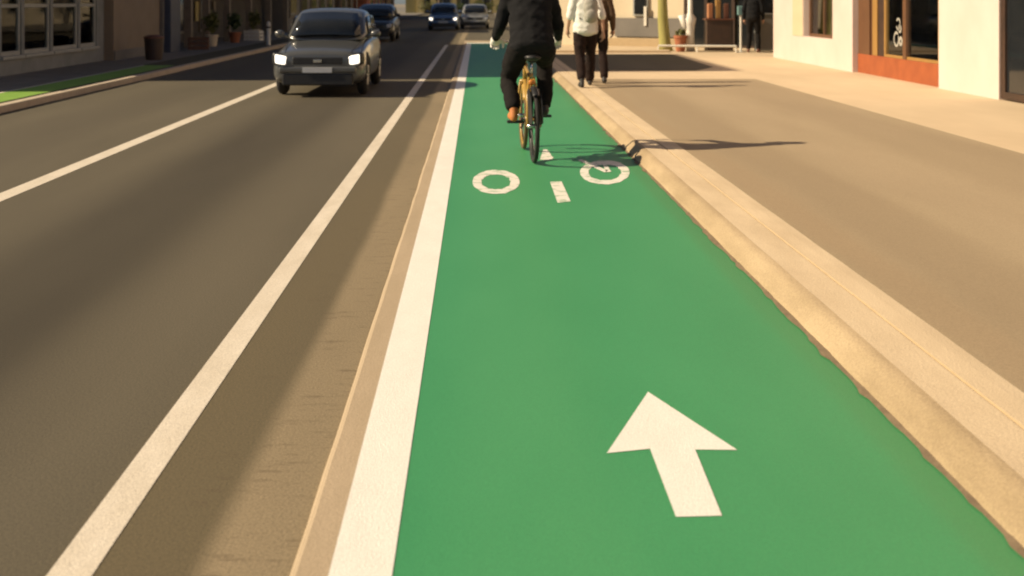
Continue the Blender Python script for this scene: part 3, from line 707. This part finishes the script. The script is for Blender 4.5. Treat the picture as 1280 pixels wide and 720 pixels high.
# ------------------------------------------------------------------ cars (front faces -Y)
def car(x, y, sx, sy, sz, pm, label, lit=True, detail=True, rz=0):
    t = empty('parked_car' if not lit else 'car', (x, y, 0), rz, label, 'car', None)
    t.scale = (sx, sy, sz)
    st = [(-2.06, .62, .28, .62), (-2.04, .71, .23, .68), (-1.94, .785, .19, .725), (-1.6, .80, .17, .765), (-1.3, .805, .17, .80), (-.9, .81, .17, .85), (-.3, .81, .17, .90), (.4, .81, .17, .91), (1.1, .805, .17, .915), (1.5, .80, .18, .92), (1.85, .76, .22, .91), (2.0, .70, .28, .86), (2.05, .58, .36, .76)]
    bm = bmesh.new(); rows = []
    for (yy, w_, zb, zt) in st:
        hh = zt - zb
        half = [(0, zb), (w_ * .82, zb), (w_ * .97, zb + hh * .16), (w_, zb + hh * .42), (w_ * .985, zb + hh * .68), (w_ * .93, zb + hh * .9), (w_ * .80, zt), (w_ * .4, zt + .022), (0, zt + .03)]
        row = [bm.verts.new((a, yy, c)) for a, c in half] + [bm.verts.new((-a, yy, c)) for a, c in half[-2:0:-1]]
        rows.append(row)
    n = len(rows[0])
    for a, c in zip(rows, rows[1:]):
        for k in range(n): bm.faces.new((a[k], c[k], c[(k + 1) % n], a[(k + 1) % n]))
    bm.faces.new(rows[0]); bm.faces.new(rows[-1][::-1])
    bmesh.ops.recalc_face_normals(bm, faces=bm.faces)
    body = link('body', bm, pm, t, True)
    ss = body.modifiers.new('s', 'SUBSURF'); ss.levels = ss.render_levels = 2
    for yy in (-1.3, 1.22):     # wheel arches
        cb = bmesh.new(); tube(cb, [(-1.2, yy, .31), (-.55, yy, .31)], .365, 28); tube(cb, [(.55, yy, .31), (1.2, yy, .31)], .365, 28)
        bmesh.ops.recalc_face_normals(cb, faces=cb.faces)
        cut = link('cut', cb, M['black_plastic']); cut.parent = t
        md = body.modifiers.new('b', 'BOOLEAN'); md.object = cut; md.operation = 'DIFFERENCE'; md.solver = 'EXACT'
    dg = bpy.context.evaluated_depsgraph_get(); me = bpy.data.meshes.new_from_object(body.evaluated_get(dg))
    body.modifiers.clear(); body.data = me; me.materials.clear(); me.materials.append(pm)
    for p in me.polygons: p.use_smooth = True; p.material_index = 0
    for o in [o for o in t.children if o.name.startswith('cut')]: bpy.data.objects.remove(o)
    # cabin
    prof = [(-.98, .70, .865), (-.62, .655, 1.10), (-.22, .625, 1.35), (.25, .625, 1.385), (.75, .62, 1.375), (1.05, .62, 1.32), (1.40, .64, 1.09), (1.66, .68, .90)]
    bm = bmesh.new(); rows = []
    for (yy, w_, z) in prof:
        f_ = max(0, min(1, (z - .87) / .46))
        bw = .72
        half = [(0, .84), (bw, .84), (bw + (w_ - bw) * .15, .84 + (z - .84) * .5), (w_ * 1.01, .84 + (z - .84) * .86), (w_ * .90, z - .012), (w_ * .45, z + .008), (0, z + .012)]
        rows.append([bm.verts.new((a, yy, c)) for a, c in half] + [bm.verts.new((-a, yy, c)) for a, c in half[-2:0:-1]])
    n = len(rows[0])
    for a, c in zip(rows, rows[1:]):
        for k in range(n): bm.faces.new((a[k], c[k], c[(k + 1) % n], a[(k + 1) % n]))
    bm.faces.new(rows[0]); bm.faces.new(rows[-1][::-1]); bmesh.ops.recalc_face_normals(bm, faces=bm.faces)
    cabin = link('cabin', bm, pm, t, True); cs = cabin.modifiers.new('s', 'SUBSURF'); cs.levels = cs.render_levels = 2
    # panes sit just proud of the cabin
    def pane(name, pts, off, parent=t, m_=M['dark_glass'], bowed=.0):
        bm = bmesh.new(); off = Vector(off)
        A, B, C_, D = [Vector(p) for p in pts]; g_ = []; N_ = 8
        for i in range(N_ + 1):
            u = i / N_; l, r_ = A.lerp(B, u), D.lerp(C_, u); bow = off * (1 + bowed * 4 * u * (1 - u))
            g_.append((bm.verts.new(l + bow), bm.verts.new(r_ + bow)))
        for a, c in zip(g_, g_[1:]): bm.faces.new((a[0], c[0], c[1], a[1]))
        f_ = list(bm.faces); ex = bmesh.ops.extrude_face_region(bm, geom=f_)
        bmesh.ops.translate(bm, vec=-off * .4, verts=[v for v in ex['geom'] if isinstance(v, bmesh.types.BMVert)])
        bmesh.ops.recalc_face_normals(bm, faces=bm.faces)
        return link(name, bm, m_, parent, True)
    pane('windscreen', [(-.635, -.91, .905), (.635, -.91, .905), (.515, -.31, 1.27), (-.515, -.31, 1.27)], (0, -.038, .034), bowed=.8)
    pane('rear_window', [(-.6, 1.66, .95), (.6, 1.66, .95), (.5, 1.12, 1.28), (-.5, 1.12, 1.28)], (0, .04, .03), bowed=.9)
    for s in (-1, 1):
        pane('side_window', [(s * .715, -.62, .92), (s * .715, .32, .92), (s * .645, .30, 1.27), (s * .65, -.18, 1.25)], (s * .022, 0, 0))
        pane('side_window', [(s * .715, .40, .92), (s * .705, 1.35, .94), (s * .65, 1.02, 1.24), (s * .645, .38, 1.27)], (s * .022, 0, 0))
        # lamps
        rz_ = Matrix.Rotation(s * R(-16), 3, 'Z'); c_ = Vector((s * .615, -1.965, .585))
        def lampbox(w_, d_, h_, off, bev):
            b_ = bmesh.new(); box(b_, -w_, w_, -d_, d_, -h_, h_, bev)
            for v in b_.verts: v.co.z += s * v.co.x * .18      # outer end rides higher
            bmesh.ops.transform(b_, matrix=Matrix.Translation(c_ + rz_ @ Vector((0, off, 0))) @ rz_.to_4x4(), verts=b_.verts); return b_
        hl = link('headlight', lampbox(.165, .09, .098, 0, .045), M['black_plastic'], t, True)
        link('lamp_lens', lampbox(.13, .02, .07, -.085, .018), M['lamp'] if lit else M['lamp_off'], hl, True)
        bm = bmesh.new(); blob(bm, (s * .60, -1.96, .345), (.07, .03, .05)); link('fog_light', bm, M['lamp_off'], t, True)
        bm = bmesh.new(); blob(bm, (s * .735, -1.80, .57), (.04, .1, .06)); link('indicator', bm, M['amber'], t, True)
        bm = bmesh.new(); blob(bm, (s * .62, 2.0, .72), (.12, .05, .09)); link('tail_light', bm, M['red_kick'], t, True)
        bm = bmesh.new(); tube(bm, [(s * .70, -.66, .92), (s * .80, -.68, .95)], [.03, .025], 8); blob(bm, (s * .87, -.68, .965), (.095, .055, .065)); link('mirror', bm, pm, t, True)
        for yy in (-1.3, 1.22):
            wh = empty('wheel', (s * .70, yy, .31)); wh.parent = t
            bm = bmesh.new(); ring(bm, (0, 0, 0), 'X', .235, .075, 36, 10, 1.25); link('tyre', bm, M['rubber'], wh, True)
            bm = bmesh.new(); tube(bm, [(-.06, 0, 0), (s * .055, 0, 0)], .19, 24)
            for k in range(6):
                a = k * math.pi / 3; tube(bm, [(s * .06, 0, 0), (s * .066, .175 * math.cos(a), .175 * math.sin(a))], [.045, .03], 6)
            link('rim', bm, M['rim'], wh)
    boxobj('grille', (-.43, .43, -2.062, -1.96, .51, .635), M['black_plastic'], t, .02)
    bm = bmesh.new(); box(bm, -.07, .07, -2.078, -2.063, .545, .60, .005); link('badge', bm, M['chrome'], t)
    boxobj('lower_grille', (-.60, .60, -2.075, -1.95, .19, .375), M['black_plastic'], t, .02)
    boxobj('bumper', (-.66, .66, -2.085, -1.98, .385, .485), pm, t, .03)
    boxobj('number_plate', (-.25, .25, -2.098, -2.086, .39, .475), M['plate'], t, .003)
    if detail:
        for s in (-1, 1):       # shut line on each side of the bonnet
            bm = bmesh.new(); tube(bm, [(s * .56, -1.99, .705), (s * .60, -1.6, .775), (s * .63, -1.2, .83), (s * .655, -.93, .875)], .006, 6)
            link('bonnet_seam', bm, M['black_plastic'], t)
    bm = bmesh.new()
    for s in (-1, 1): tube(bm, [(s * .35 - .25, -.97, .905), (s * .35 + .2, -.86, .985)], .009, 6)
    link('wiper', bm, M['black_plastic'], t)
    return t
car(-2.50, 20.65, .92, .93, 1.0, M['car_grey'], 'grey saloon car coming towards us in the road with its headlights lit')
car(-1.78, 64, 1.0, 1.0, 1.02, M['car_blue'], 'blue car far down the road with bright headlights')
car(-.15, 68, 1.0, 1.0, .98, M['car_silver'], 'silver car waiting far down the road right of the blue car', lit=False)
car(-3.9, 46.5, 1.0, 1.0, 1.02, M['car_black'], 'dark car on the road behind the grey saloon', lit=False)

# ------------------------------------------------------------------ people
def ik(a, c, l1, l2, pole):
    a, c, pole = Vector(a), Vector(c), Vector(pole)
    d = c - a; L_ = min(d.length, (l1 + l2) * .999); u = d.normalized()
    x = (l1 * l1 - l2 * l2 + L_ * L_) / (2 * L_); h = math.sqrt(max(0, l1 * l1 - x * x))
    p = (pole - u * pole.dot(u)).normalized()
    return a + u * x + p * h

def hand(bm, wrist, fwd, side, down, curl=.5, s=1.0):
    """palm, four fingers of different lengths and a thumb; fwd = along the palm, side = towards the thumb, down = palm normal"""
    f, sd, dn = Vector(fwd).normalized(), Vector(side).normalized(), Vector(down).normalized()
    w_ = Vector(wrist)
    tube(bm, [w_, w_ + f * .03 * s, w_ + f * .085 * s], [.024 * s, .033 * s, .036 * s], 10)
    for k, (off, ln) in enumerate(((.027, .072), (.009, .08), (-.009, .074), (-.027, .058))):
        b0 = w_ + f * .08 * s + sd * off * s
        pts = [b0]; a = 0; dirv = f
        for q, frac in enumerate((.45, .32, .23)):
            a += curl * (1.0 if q else .6)
            dirv = f * math.cos(a) + dn * math.sin(a)
            pts.append(pts[-1] + dirv * ln * frac * s)
        limb(bm, pts, [.0098 * s, .0092 * s, .0085 * s, .0075 * s], 8)
    b0 = w_ + f * .025 * s + sd * .025 * s
    p1 = b0 + (f * .5 + sd * .75 + dn * .2).normalized() * .035 * s
    p2 = p1 + (f * .8 + sd * .3 + dn * .45 * curl * 2).normalized() * .03 * s
    p3 = p2 + (f * .75 - sd * .1 + dn * .6 * curl * 2).normalized() * .024 * s
    limb(bm, [b0, p1, p2, p3], [.014 * s, .012 * s, .0105 * s, .009 * s], 8)

def head(bm, c, fwd=Vector((0, 1, 0))):
    """skull, jaw, nose, ears; returns a function that maps face coordinates to figure space"""
    c = Vector(c); f = Vector(fwd).normalized(); r_ = f.cross(Vector((0, 0, 1))).normalized(); u = r_.cross(f)
    P = lambda a, b_, d_: c + r_ * a + f * b_ + u * d_
    blob(bm, P(0, -.008, .03), (.074, .092, .088)); blob(bm, P(0, .030, -.045), (.056, .062, .066))
    blob(bm, P(0, .06, -.088), (.03, .026, .022)); tube(bm, [P(0, .088, .022), P(0, .108, -.022)], [.010, .017], 8); blob(bm, P(0, .106, -.024), (.016, .013, .011))
    for s in (-1, 1):
        blob(bm, P(s * .076, -.006, -.004), (.011, .022, .034)); blob(bm, P(s * .042, .06, -.018), (.022, .022, .02)); blob(bm, P(s * .033, .077, .028), (.024, .014, .009))
    return P

def finish_head(P, root, hairlong=False):
    for s in (-1, 1):
        bm = bmesh.new(); blob(bm, P(s * .032, .076, .010), (.0125, .011, .0095)); link('eye', bm, M['eye'], root, True)
    bm = bmesh.new(); blob(bm, P(0, .089, -.058), (.024, .007, .008)); link('mouth', bm, M['lip'], root, True)
    bm = bmesh.new(); blob(bm, P(0, -.020, .048), (.083, .096, .088)); blob(bm, P(0, -.06, 0), (.076, .06, .07)); blob(bm, P(0, .03, .095), (.065, .055, .035))
    if hairlong: blob(bm, P(0, -.075, -.08), (.07, .04, .09))
    fuse('hair', bm, M['hair'], root, .012, 3, .006, 40)

def figure(root, J, top, trouser, shoe, voxel=.013, sleeve=1.0, fat=1.0, hands=None, gloves=None, loose=1.0, shoes2=None, hem=0):
    """J: joints in the figure's own frame, facing +Y"""
    V = {k: Vector(v) for k, v in J.items()}
    pel, ch, nk, hd = V['pelvis'], V['chest'], V['neck'], V['head']
    up = (ch - pel).normalized()
    # body: head, neck and arms run through the clothes as one skin
    bm = bmesh.new()
    P = head(bm, hd, J.get('look', (0, 1, 0)))
    limb(bm, [nk - up * .05, nk + (hd - nk) * .45, hd - Vector((0, .0, .02))], [.062, .055, .055])
    tube(bm, [nk - up * .04, pel], [.07, .08], 10)
    for s in ('l', 'r'):
        limb(bm, [nk - up * .06, V['sh_' + s], V['el_' + s], V['wr_' + s]], [.04, .042, .034, .025])
        if not gloves: hand(bm, V['wr_' + s], *hands[s])
        limb(bm, [pel, V['hip_' + s], V['kn_' + s], V['an_' + s]], [.06, .06, .045, .034])
    fuse('body', bm, M['skin'], root, .007, 3)
    finish_head(P, root)
    if gloves:
        for s in ('l', 'r'):
            bm = bmesh.new(); limb(bm, [V['wr_' + s] + (V['el_' + s] - V['wr_' + s]).normalized() * .05, V['wr_' + s]], [.036, .032]); hand(bm, V['wr_' + s], *hands[s], 1.3); blob(bm, V['wr_' + s] + Vector(hands[s][0]).normalized() * .06, (.048, .055, .045))
            fuse('glove', bm, gloves, root, .0065, 2)
    # top
    bm = bmesh.new(); q = up.to_track_quat('Z', 'Y').to_matrix()
    # keep the torso's wide axis along X
    fx = Vector((1, 0, 0)); fz = up; fy = fz.cross(fx).normalized(); q = Matrix((fx, fy, fz)).transposed()
    blob(bm, pel + up * .03, ((.205 if hem else .185) * fat, (.158 if hem else .135) * fat, .14), q); blob(bm, pel.lerp(ch, .35), (.196 * fat, .142 * fat, .19), q); blob(bm, pel.lerp(ch, .65), (.198 * fat, .14 * fat, .19), q)
    if hem: blob(bm, pel - up * hem * .35, (.205 * fat, .16 * fat, hem), q)
    blob(bm, ch, (.195 * fat, .135 * fat, .19), q); blob(bm, ch + up * .10, (.20 * fat, .105 * fat, .09), q)
    limb(bm, [V['sh_l'], nk - up * .03, V['sh_r']], [.075, .075, .075]); limb(bm, [nk - up * .05, nk + (hd - nk) * .15], [.085, .068])
    for s in ('l', 'r'):
        sh, el, wr = V['sh_' + s], V['el_' + s], V['wr_' + s]
        limb(bm, [ch + (sh - ch) * .6, sh, sh.lerp(el, .5), el], [.09, .078 * loose, .066 * loose, .058 * loose])
        if sleeve > .5:
            e = el.lerp(wr, sleeve * .97); limb(bm, [el, el.lerp(e, .5), e], [.056 * loose, .05 * loose, .040 * loose])
    fuse('top', bm, top, root, voxel, 7, .006, 11, 3)
    # trousers
    bm = bmesh.new()
    blob(bm, pel - up * .02, (.178 * fat, .135 * fat, .125), q)
    for s in ('l', 'r'):
        h_, k_, a_ = V['hip_' + s], V['kn_' + s], V['an_' + s]
        limb(bm, [h_, h_.lerp(k_, .5), k_], [.102 * fat, .090 * fat * loose, .070 * loose]); limb(bm, [k_, k_.lerp(a_, .35), a_ + (k_ - a_).normalized() * .03], [.070 * loose, .072 * loose, .066 * loose])
    fuse('trousers', bm, trouser, root, voxel, 5, .010, 8, 11)
    for s in ('l', 'r'):
        a_, t_ = V['an_' + s], V['toe_' + s]; f_ = (t_ - a_); f_.z = 0; f_.normalize(); sole = t_.z
        bm = bmesh.new(); heel = Vector((a_.x, a_.y, sole)) - f_ * .045 + Vector((0, 0, .035))
        limb(bm, [heel, Vector((a_.x, a_.y, sole + .05)) + f_ * .05, Vector((t_.x, t_.y, sole + .033))], [.036, .045, .035]); limb(bm, [heel + Vector((0, 0, .01)), a_ + Vector((0, 0, .01))], [.038, .042])
        o = fuse('shoe', bm, (shoes2 if (shoes2 and s == 'r') else shoe), root, .009, 3)
        for v in o.data.vertices:
            if v.co.z < sole: v.co.z = sole
    return V

# ---- bicycle
BX, BY, BYAW = .485, 11.42, R(3.0)
bike = empty('bicycle', (BX, BY, LZ + .004), BYAW, 'yellow city bicycle ridden along the green lane', 'bicycle')
WR = .335
rear, front = Vector((0, -.52, WR)), Vector((0, .53, WR))
BB = Vector((0, -.09, .36)); seat_top = Vector((0, -.27, .80)); head_t = Vector((0, .33, .86)); head_b = Vector((0, .37, .70))
bm = bmesh.new()
tube(bm, [BB, seat_top], .018, 12); tube(bm, [BB, head_b], .021, 12); tube(bm, [seat_top + Vector((0, .01, -.06)), head_t + Vector((0, 0, -.03))], .017, 12); tube(bm, [head_b, head_t], .023, 12)
for s in (-1, 1):
    tube(bm, [BB + Vector((s * .03, 0, 0)), rear + Vector((s * .058, 0, 0))], .012, 8); tube(bm, [seat_top + Vector((s * .022, 0, -.04)), seat_top + Vector((s * .045, -.10, -.2)), rear + Vector((s * .058, 0, 0))], .0135, 8)
tube(bm, [BB - Vector((.04, 0, 0)), BB + Vector((.04, 0, 0))], .024, 12)
link('frame', bm, M['gold_paint'], bike, True)
bm = bmesh.new()
for s in (-1, 1): tube(bm, [head_b + Vector((s * .045, .02, -.02)), head_b + Vector((s * .055, .07, -.18)), front + Vector((s * .055, 0, 0))], .011, 8)
tube(bm, [head_b + Vector((-.05, .02, -.015)), head_b + Vector((.05, .02, -.015))], .016, 8)
link('fork', bm, M['gold_paint'], bike, True)
for c, rm in ((rear, 1), (front, 0)):
    wh = empty('wheel', c); wh.parent = bike
    bm = bmesh.new(); ring(bm, (0, 0, 0), 'X', WR - .021, .021, 56, 10); link('tyre', bm, M['rubber'] if rm else M['tan_tyre'], wh, True)
    bm = bmesh.new(); ring(bm, (0, 0, 0), 'X', WR - .048, .012, 56, 8); link('rim', bm, M['black_plastic'] if rm else M['gold_paint'], wh, True)
    bm = bmesh.new(); tube(bm, [(-.06, 0, 0), (.06, 0, 0)], .02, 12); link('hub', bm, M['chrome'], wh, True)
    bm = bmesh.new()
    for k in range(24):
        a = k * math.pi / 12; s = .03 if k % 2 else -.03
        tube(bm, [(s, .02 * math.cos(a + .9), .02 * math.sin(a + .9)), (0, (WR - .05) * math.cos(a), (WR - .05) * math.sin(a))], .0016, 4, False)
    link('spokes', bm, M['black_plastic'], wh)
def fender(c, a0, a1, m_='gold_paint'):
    bm = bmesh.new(); prev = None; n = 22
    for k in range(n + 1):
        a = a0 + (a1 - a0) * k / n; row = []
        for (x, r_) in ((-.032, WR + .004), (-.02, WR + .022), (0, WR + .027), (.02, WR + .022), (.032, WR + .004)):
            row.append(bm.verts.new((x, c.y + r_ * math.cos(a), c.z + r_ * math.sin(a))))
        if prev:
            for j in range(4): bm.faces.new((prev[j], prev[j + 1], row[j + 1], row[j]))
        prev = row
    o = link('mudguard', bm, M[m_], bike, True); so_ = o.modifiers.new('s', 'SOLIDIFY'); so_.thickness = .003
for sx_ in (-.047, .047):       # plates added edge-on at the rear wheel to thicken the cyclist's shadow
    bm = bmesh.new(); o_ = []; i_ = []
    for k in range(15):
        a = R(25 + 145 * k / 14)
        o_.append([bm.verts.new((sx_ + q, rear.y + (WR + .004) * math.cos(a), rear.z + (WR + .004) * math.sin(a))) for q in (-.003, .003)])
        i_.append([bm.verts.new((sx_ + q, rear.y + .06 * math.cos(a), rear.z + .06 * math.sin(a))) for q in (-.003, .003)])
    for k in range(14):
        for q in (0, 1): bm.faces.new((o_[k][q], o_[k + 1][q], i_[k + 1][q], i_[k][q]))
        bm.faces.new((o_[k][0], o_[k][1], o_[k + 1][1], o_[k + 1][0])); bm.faces.new((i_[k][0], i_[k][1], i_[k + 1][1], i_[k + 1][0]))
    bmesh.ops.recalc_face_normals(bm, faces=bm.faces)
    link('wheel_guard', bm, M['black_plastic'], bike)
fender(front, R(15), R(150))
fender(rear, R(65), R(125), 'black_plastic')
bm = bmesh.new()
tube(bm, [seat_top - Vector((0, -.015, .06)), seat_top + Vector((0, -.03, .12))], .0135, 12); link('seat_post', bm, M['chrome'], bike, True)
bm = bmesh.new(); blob(bm, (0, -.37, .955), (.085, .10, .035)); tube(bm, [(0, -.37, .955), (0, -.14, .955)], [.06, .022], 12)
fuse('saddle', bm, M['black_plastic'], bike, .008, 4)
bm = bmesh.new(); tube(bm, [(0, .328, .85), (0, .30, 1.02)], .014, 12); tube(bm, [(0, .30, 1.02), (0, .35, 1.04)], .016, 10)
tube(bm, [(-.32, .27, 1.075), (-.20, .31, 1.075), (-.07, .35, 1.045), (.07, .35, 1.045), (.20, .31, 1.075), (.32, .27, 1.075)], .0125, 10); link('handlebar', bm, M['chrome'], bike, True)
for s in (-1, 1):
    bm = bmesh.new(); tube(bm, [(s * .20, .31, 1.075), (s * .335, .264, 1.075)], .019, 12); link('grip', bm, M['white_rubber'], bike, True)
bm = bmesh.new(); ring(bm, (.055, BB.y, BB.z), 'X', .09, .008, 32, 6); tube(bm, [(.05, BB.y, BB.z), (.06, BB.y, BB.z)], .06, 20)
PED = .17
tube(bm, [(.075, BB.y, BB.z), (.085, BB.y + PED, BB.z + .01)], [.014, .011], 8); tube(bm, [(-.075, BB.y, BB.z), (-.085, BB.y - PED, BB.z - .01)], [.014, .011], 8); tube(bm, [(-.08, BB.y, BB.z), (.08, BB.y, BB.z)], .012, 8)
link('crank', bm, M['black_plastic'], bike, True)
for s in (-1, 1):
    y0 = BB.y + s * PED; z0 = BB.z + s * .01
    boxobj('pedal', (min(s * .09, s * .225), max(s * .09, s * .225), y0 - .04, y0 + .04, z0 - .012, z0 + .012), M['black_plastic'], bike, .005)
bm = bmesh.new()
for dz in (.088, -.088): tube(bm, [(.055, BB.y, BB.z + dz), (.055, rear.y, rear.z + dz * .4)], .006, 6)
link('chain', bm, M['black_plastic'], bike)
bm = bmesh.new(); blob(bm, (0, -.32, .72), (.03, .014, .03)); tube(bm, [(0, -.30, .72), (0, -.27, .72)], .008, 8); link('rear_reflector', bm, M['amber'], bike, True)
bm = bmesh.new(); tube(bm, [(-.05, BB.y - .08, BB.z), (-.11, BB.y - .34, BB.z - .05)], .008, 8); link('kickstand', bm, M['black_plastic'], bike)

# ---- cyclist
cy = empty('person', (BX, BY, LZ + .004), BYAW, 'cyclist in black jacket and trousers with white gloves riding the yellow bicycle', 'person')
J = dict(pelvis=(0, -.31, 1.06), chest=(0, -.15, 1.42), neck=(0, -.08, 1.59), head=(0, -.01, 1.75),
         sh_l=(-.20, -.10, 1.51), sh_r=(.195, -.10, 1.51), wr_l=(-.30, .21, 1.115), wr_r=(.31, .21, 1.115),
         hip_l=(-.12, -.30, 1.03), hip_r=(.115, -.30, 1.03),
         an_l=(-.175, BB.y - PED - .10, .36 + .135), an_r=(.15, BB.y + PED - .12, .36 + .12))
J['toe_l'] = (-.185, BB.y - PED + .05, .36 + .004); J['toe_r'] = (.165, BB.y + PED + .04, .36 + .024)
for s, q in (('l', -1), ('r', 1)):
    J['el_' + s] = ik(J['sh_' + s], J['wr_' + s], .29, .27, (q * .25, -.5, -.85))
    J['kn_' + s] = ik(J['hip_' + s], J['an_' + s], .43, .43, (q * .12, 1, .2))
hd_ = {'l': ((.0, .9, -.35), (1, 0, 0), (0, -.35, -.9), .95), 'r': ((.0, .9, -.35), (-1, 0, 0), (0, -.35, -.9), .95)}
figure(cy, J, M['black_cloth'], M['black_trouser'], M['orange_shoe'], hands=hd_, gloves=M['white_cloth'], fat=1.10, loose=1.10, hem=.085, shoes2=M['dark_shoe'])

# ---- pedestrian walking away on the kerb
pd = empty('person', (1.74, 19.35, PZ), R(2), 'pedestrian walking away by the kerb in white shirt, dark trousers and grey backpack', 'person')
J = dict(pelvis=(0, 0, .93), chest=(0, .03, 1.30), neck=(0, .03, 1.47), head=(0, .06, 1.63),
         sh_l=(-.185, .02, 1.40), sh_r=(.185, .02, 1.40), el_l=(-.25, .0, 1.13), el_r=(.26, -.08, 1.13), wr_l=(-.27, .14, .92), wr_r=(.27, -.10, .87),
         hip_l=(-.09, 0, .90), hip_r=(.09, 0, .90), an_l=(-.10, -.30, .15), an_r=(.105, .28, .085), toe_l=(-.11, -.17, .004), toe_r=(.12, .43, .004))
for s in ('l', 'r'): J['kn_' + s] = ik(J['hip_' + s], J['an_' + s], .42, .42, (0, 1, 0))
hd_ = {'l': ((0, .3, -1), (.3, 1, 0), (1, 0, 0), .35), 'r': ((0, .2, -1), (-.3, 1, 0), (-1, 0, 0), .35)}
figure(pd, J, M['white_cloth'], M['brown_trouser'], M['dark_shoe'], hands=hd_, sleeve=.0, loose=1.1, fat=1.06, hem=.10)
bp = empty('backpack', (1.74, 19.35, PZ), R(2), 'grey backpack worn on the back of the pedestrian in the white shirt', 'backpack')
bm = bmesh.new(); blob(bm, (.06, -.21, 1.27), (.125, .085, .21)); blob(bm, (.06, -.22, 1.14), (.12, .09, .12)); fuse('bag_body', bm, M['grey_cloth'], bp, .012, 4, .006, 10)
bm = bmesh.new(); blob(bm, (.06, -.295, 1.16), (.09, .035, .09)); link('pocket', bm, M['grey_cloth'], bp, True)
for s in (-1, 1):
    bm = bmesh.new(); tube(bm, [(s * .10 + .03, -.14, 1.44), (s * .12 + .01, -.03, 1.495), (s * .125 + .01, .09, 1.47), (s * .135, .165, 1.32), (s * .17, .12, 1.16), (s * .13 + .03, -.12, 1.10)], .016, 8); link('strap', bm, M['grey_cloth'], bp, True)
w2 = empty('person', (2.02, 20.25, PZ), R(-2), 'walker in a brown top and dark trousers half hidden behind the pedestrian in white', 'person')
J2 = dict(J); J2.update(an_l=(-.10, .22, .085), an_r=(.105, -.18, .11), toe_l=(-.11, .37, .004), toe_r=(.12, -.04, .004), wr_l=(-.27, -.10, .87), wr_r=(.27, .12, .90), el_l=(-.26, -.08, 1.13), el_r=(.25, -.02, 1.13))
for s in ('l', 'r'): J2['kn_' + s] = ik(J2['hip_' + s], J2['an_' + s], .42, .42, (0, 1, 0))
figure(w2, J2, M['brown_cloth'], M['brown_trouser'], M['dark_shoe'], hands=hd_, loose=1.05, fat=.98, hem=.06)

# ---- person standing by the far shops
sp = empty('person', (7.42, 32.3, PZ), R(-20), 'person in black standing by the cream shop corner beside the pale post', 'person')
J = dict(pelvis=(0, 0, .95), chest=(0, .02, 1.32), neck=(0, .02, 1.49), head=(0, .05, 1.65),
         sh_l=(-.19, .01, 1.42), sh_r=(.19, .01, 1.42), el_l=(-.25, -.02, 1.14), el_r=(.25, -.02, 1.14), wr_l=(-.25, .10, .90), wr_r=(.25, .10, .90),
         hip_l=(-.09, 0, .92), hip_r=(.09, 0, .92), an_l=(-.13, 0, .09), an_r=(.13, .03, .09), toe_l=(-.15, .14, .004), toe_r=(.15, .17, .004))
for s in ('l', 'r'): J['kn_' + s] = ik(J['hip_' + s], J['an_' + s], .425, .425, (0, 1, 0))
figure(sp, J, M['black_cloth'], M['black_trouser'], M['brown_leather'], hands=hd_, fat=1.05)

# ------------------------------------------------------------------ render settings
scene.cycles.max_bounces = 6; scene.cycles.transparent_max_bounces = 8
scene.cycles.use_denoising = True
scene.cycles.pixel_filter_type = 'BLACKMAN_HARRIS'; scene.cycles.filter_width = 2.0
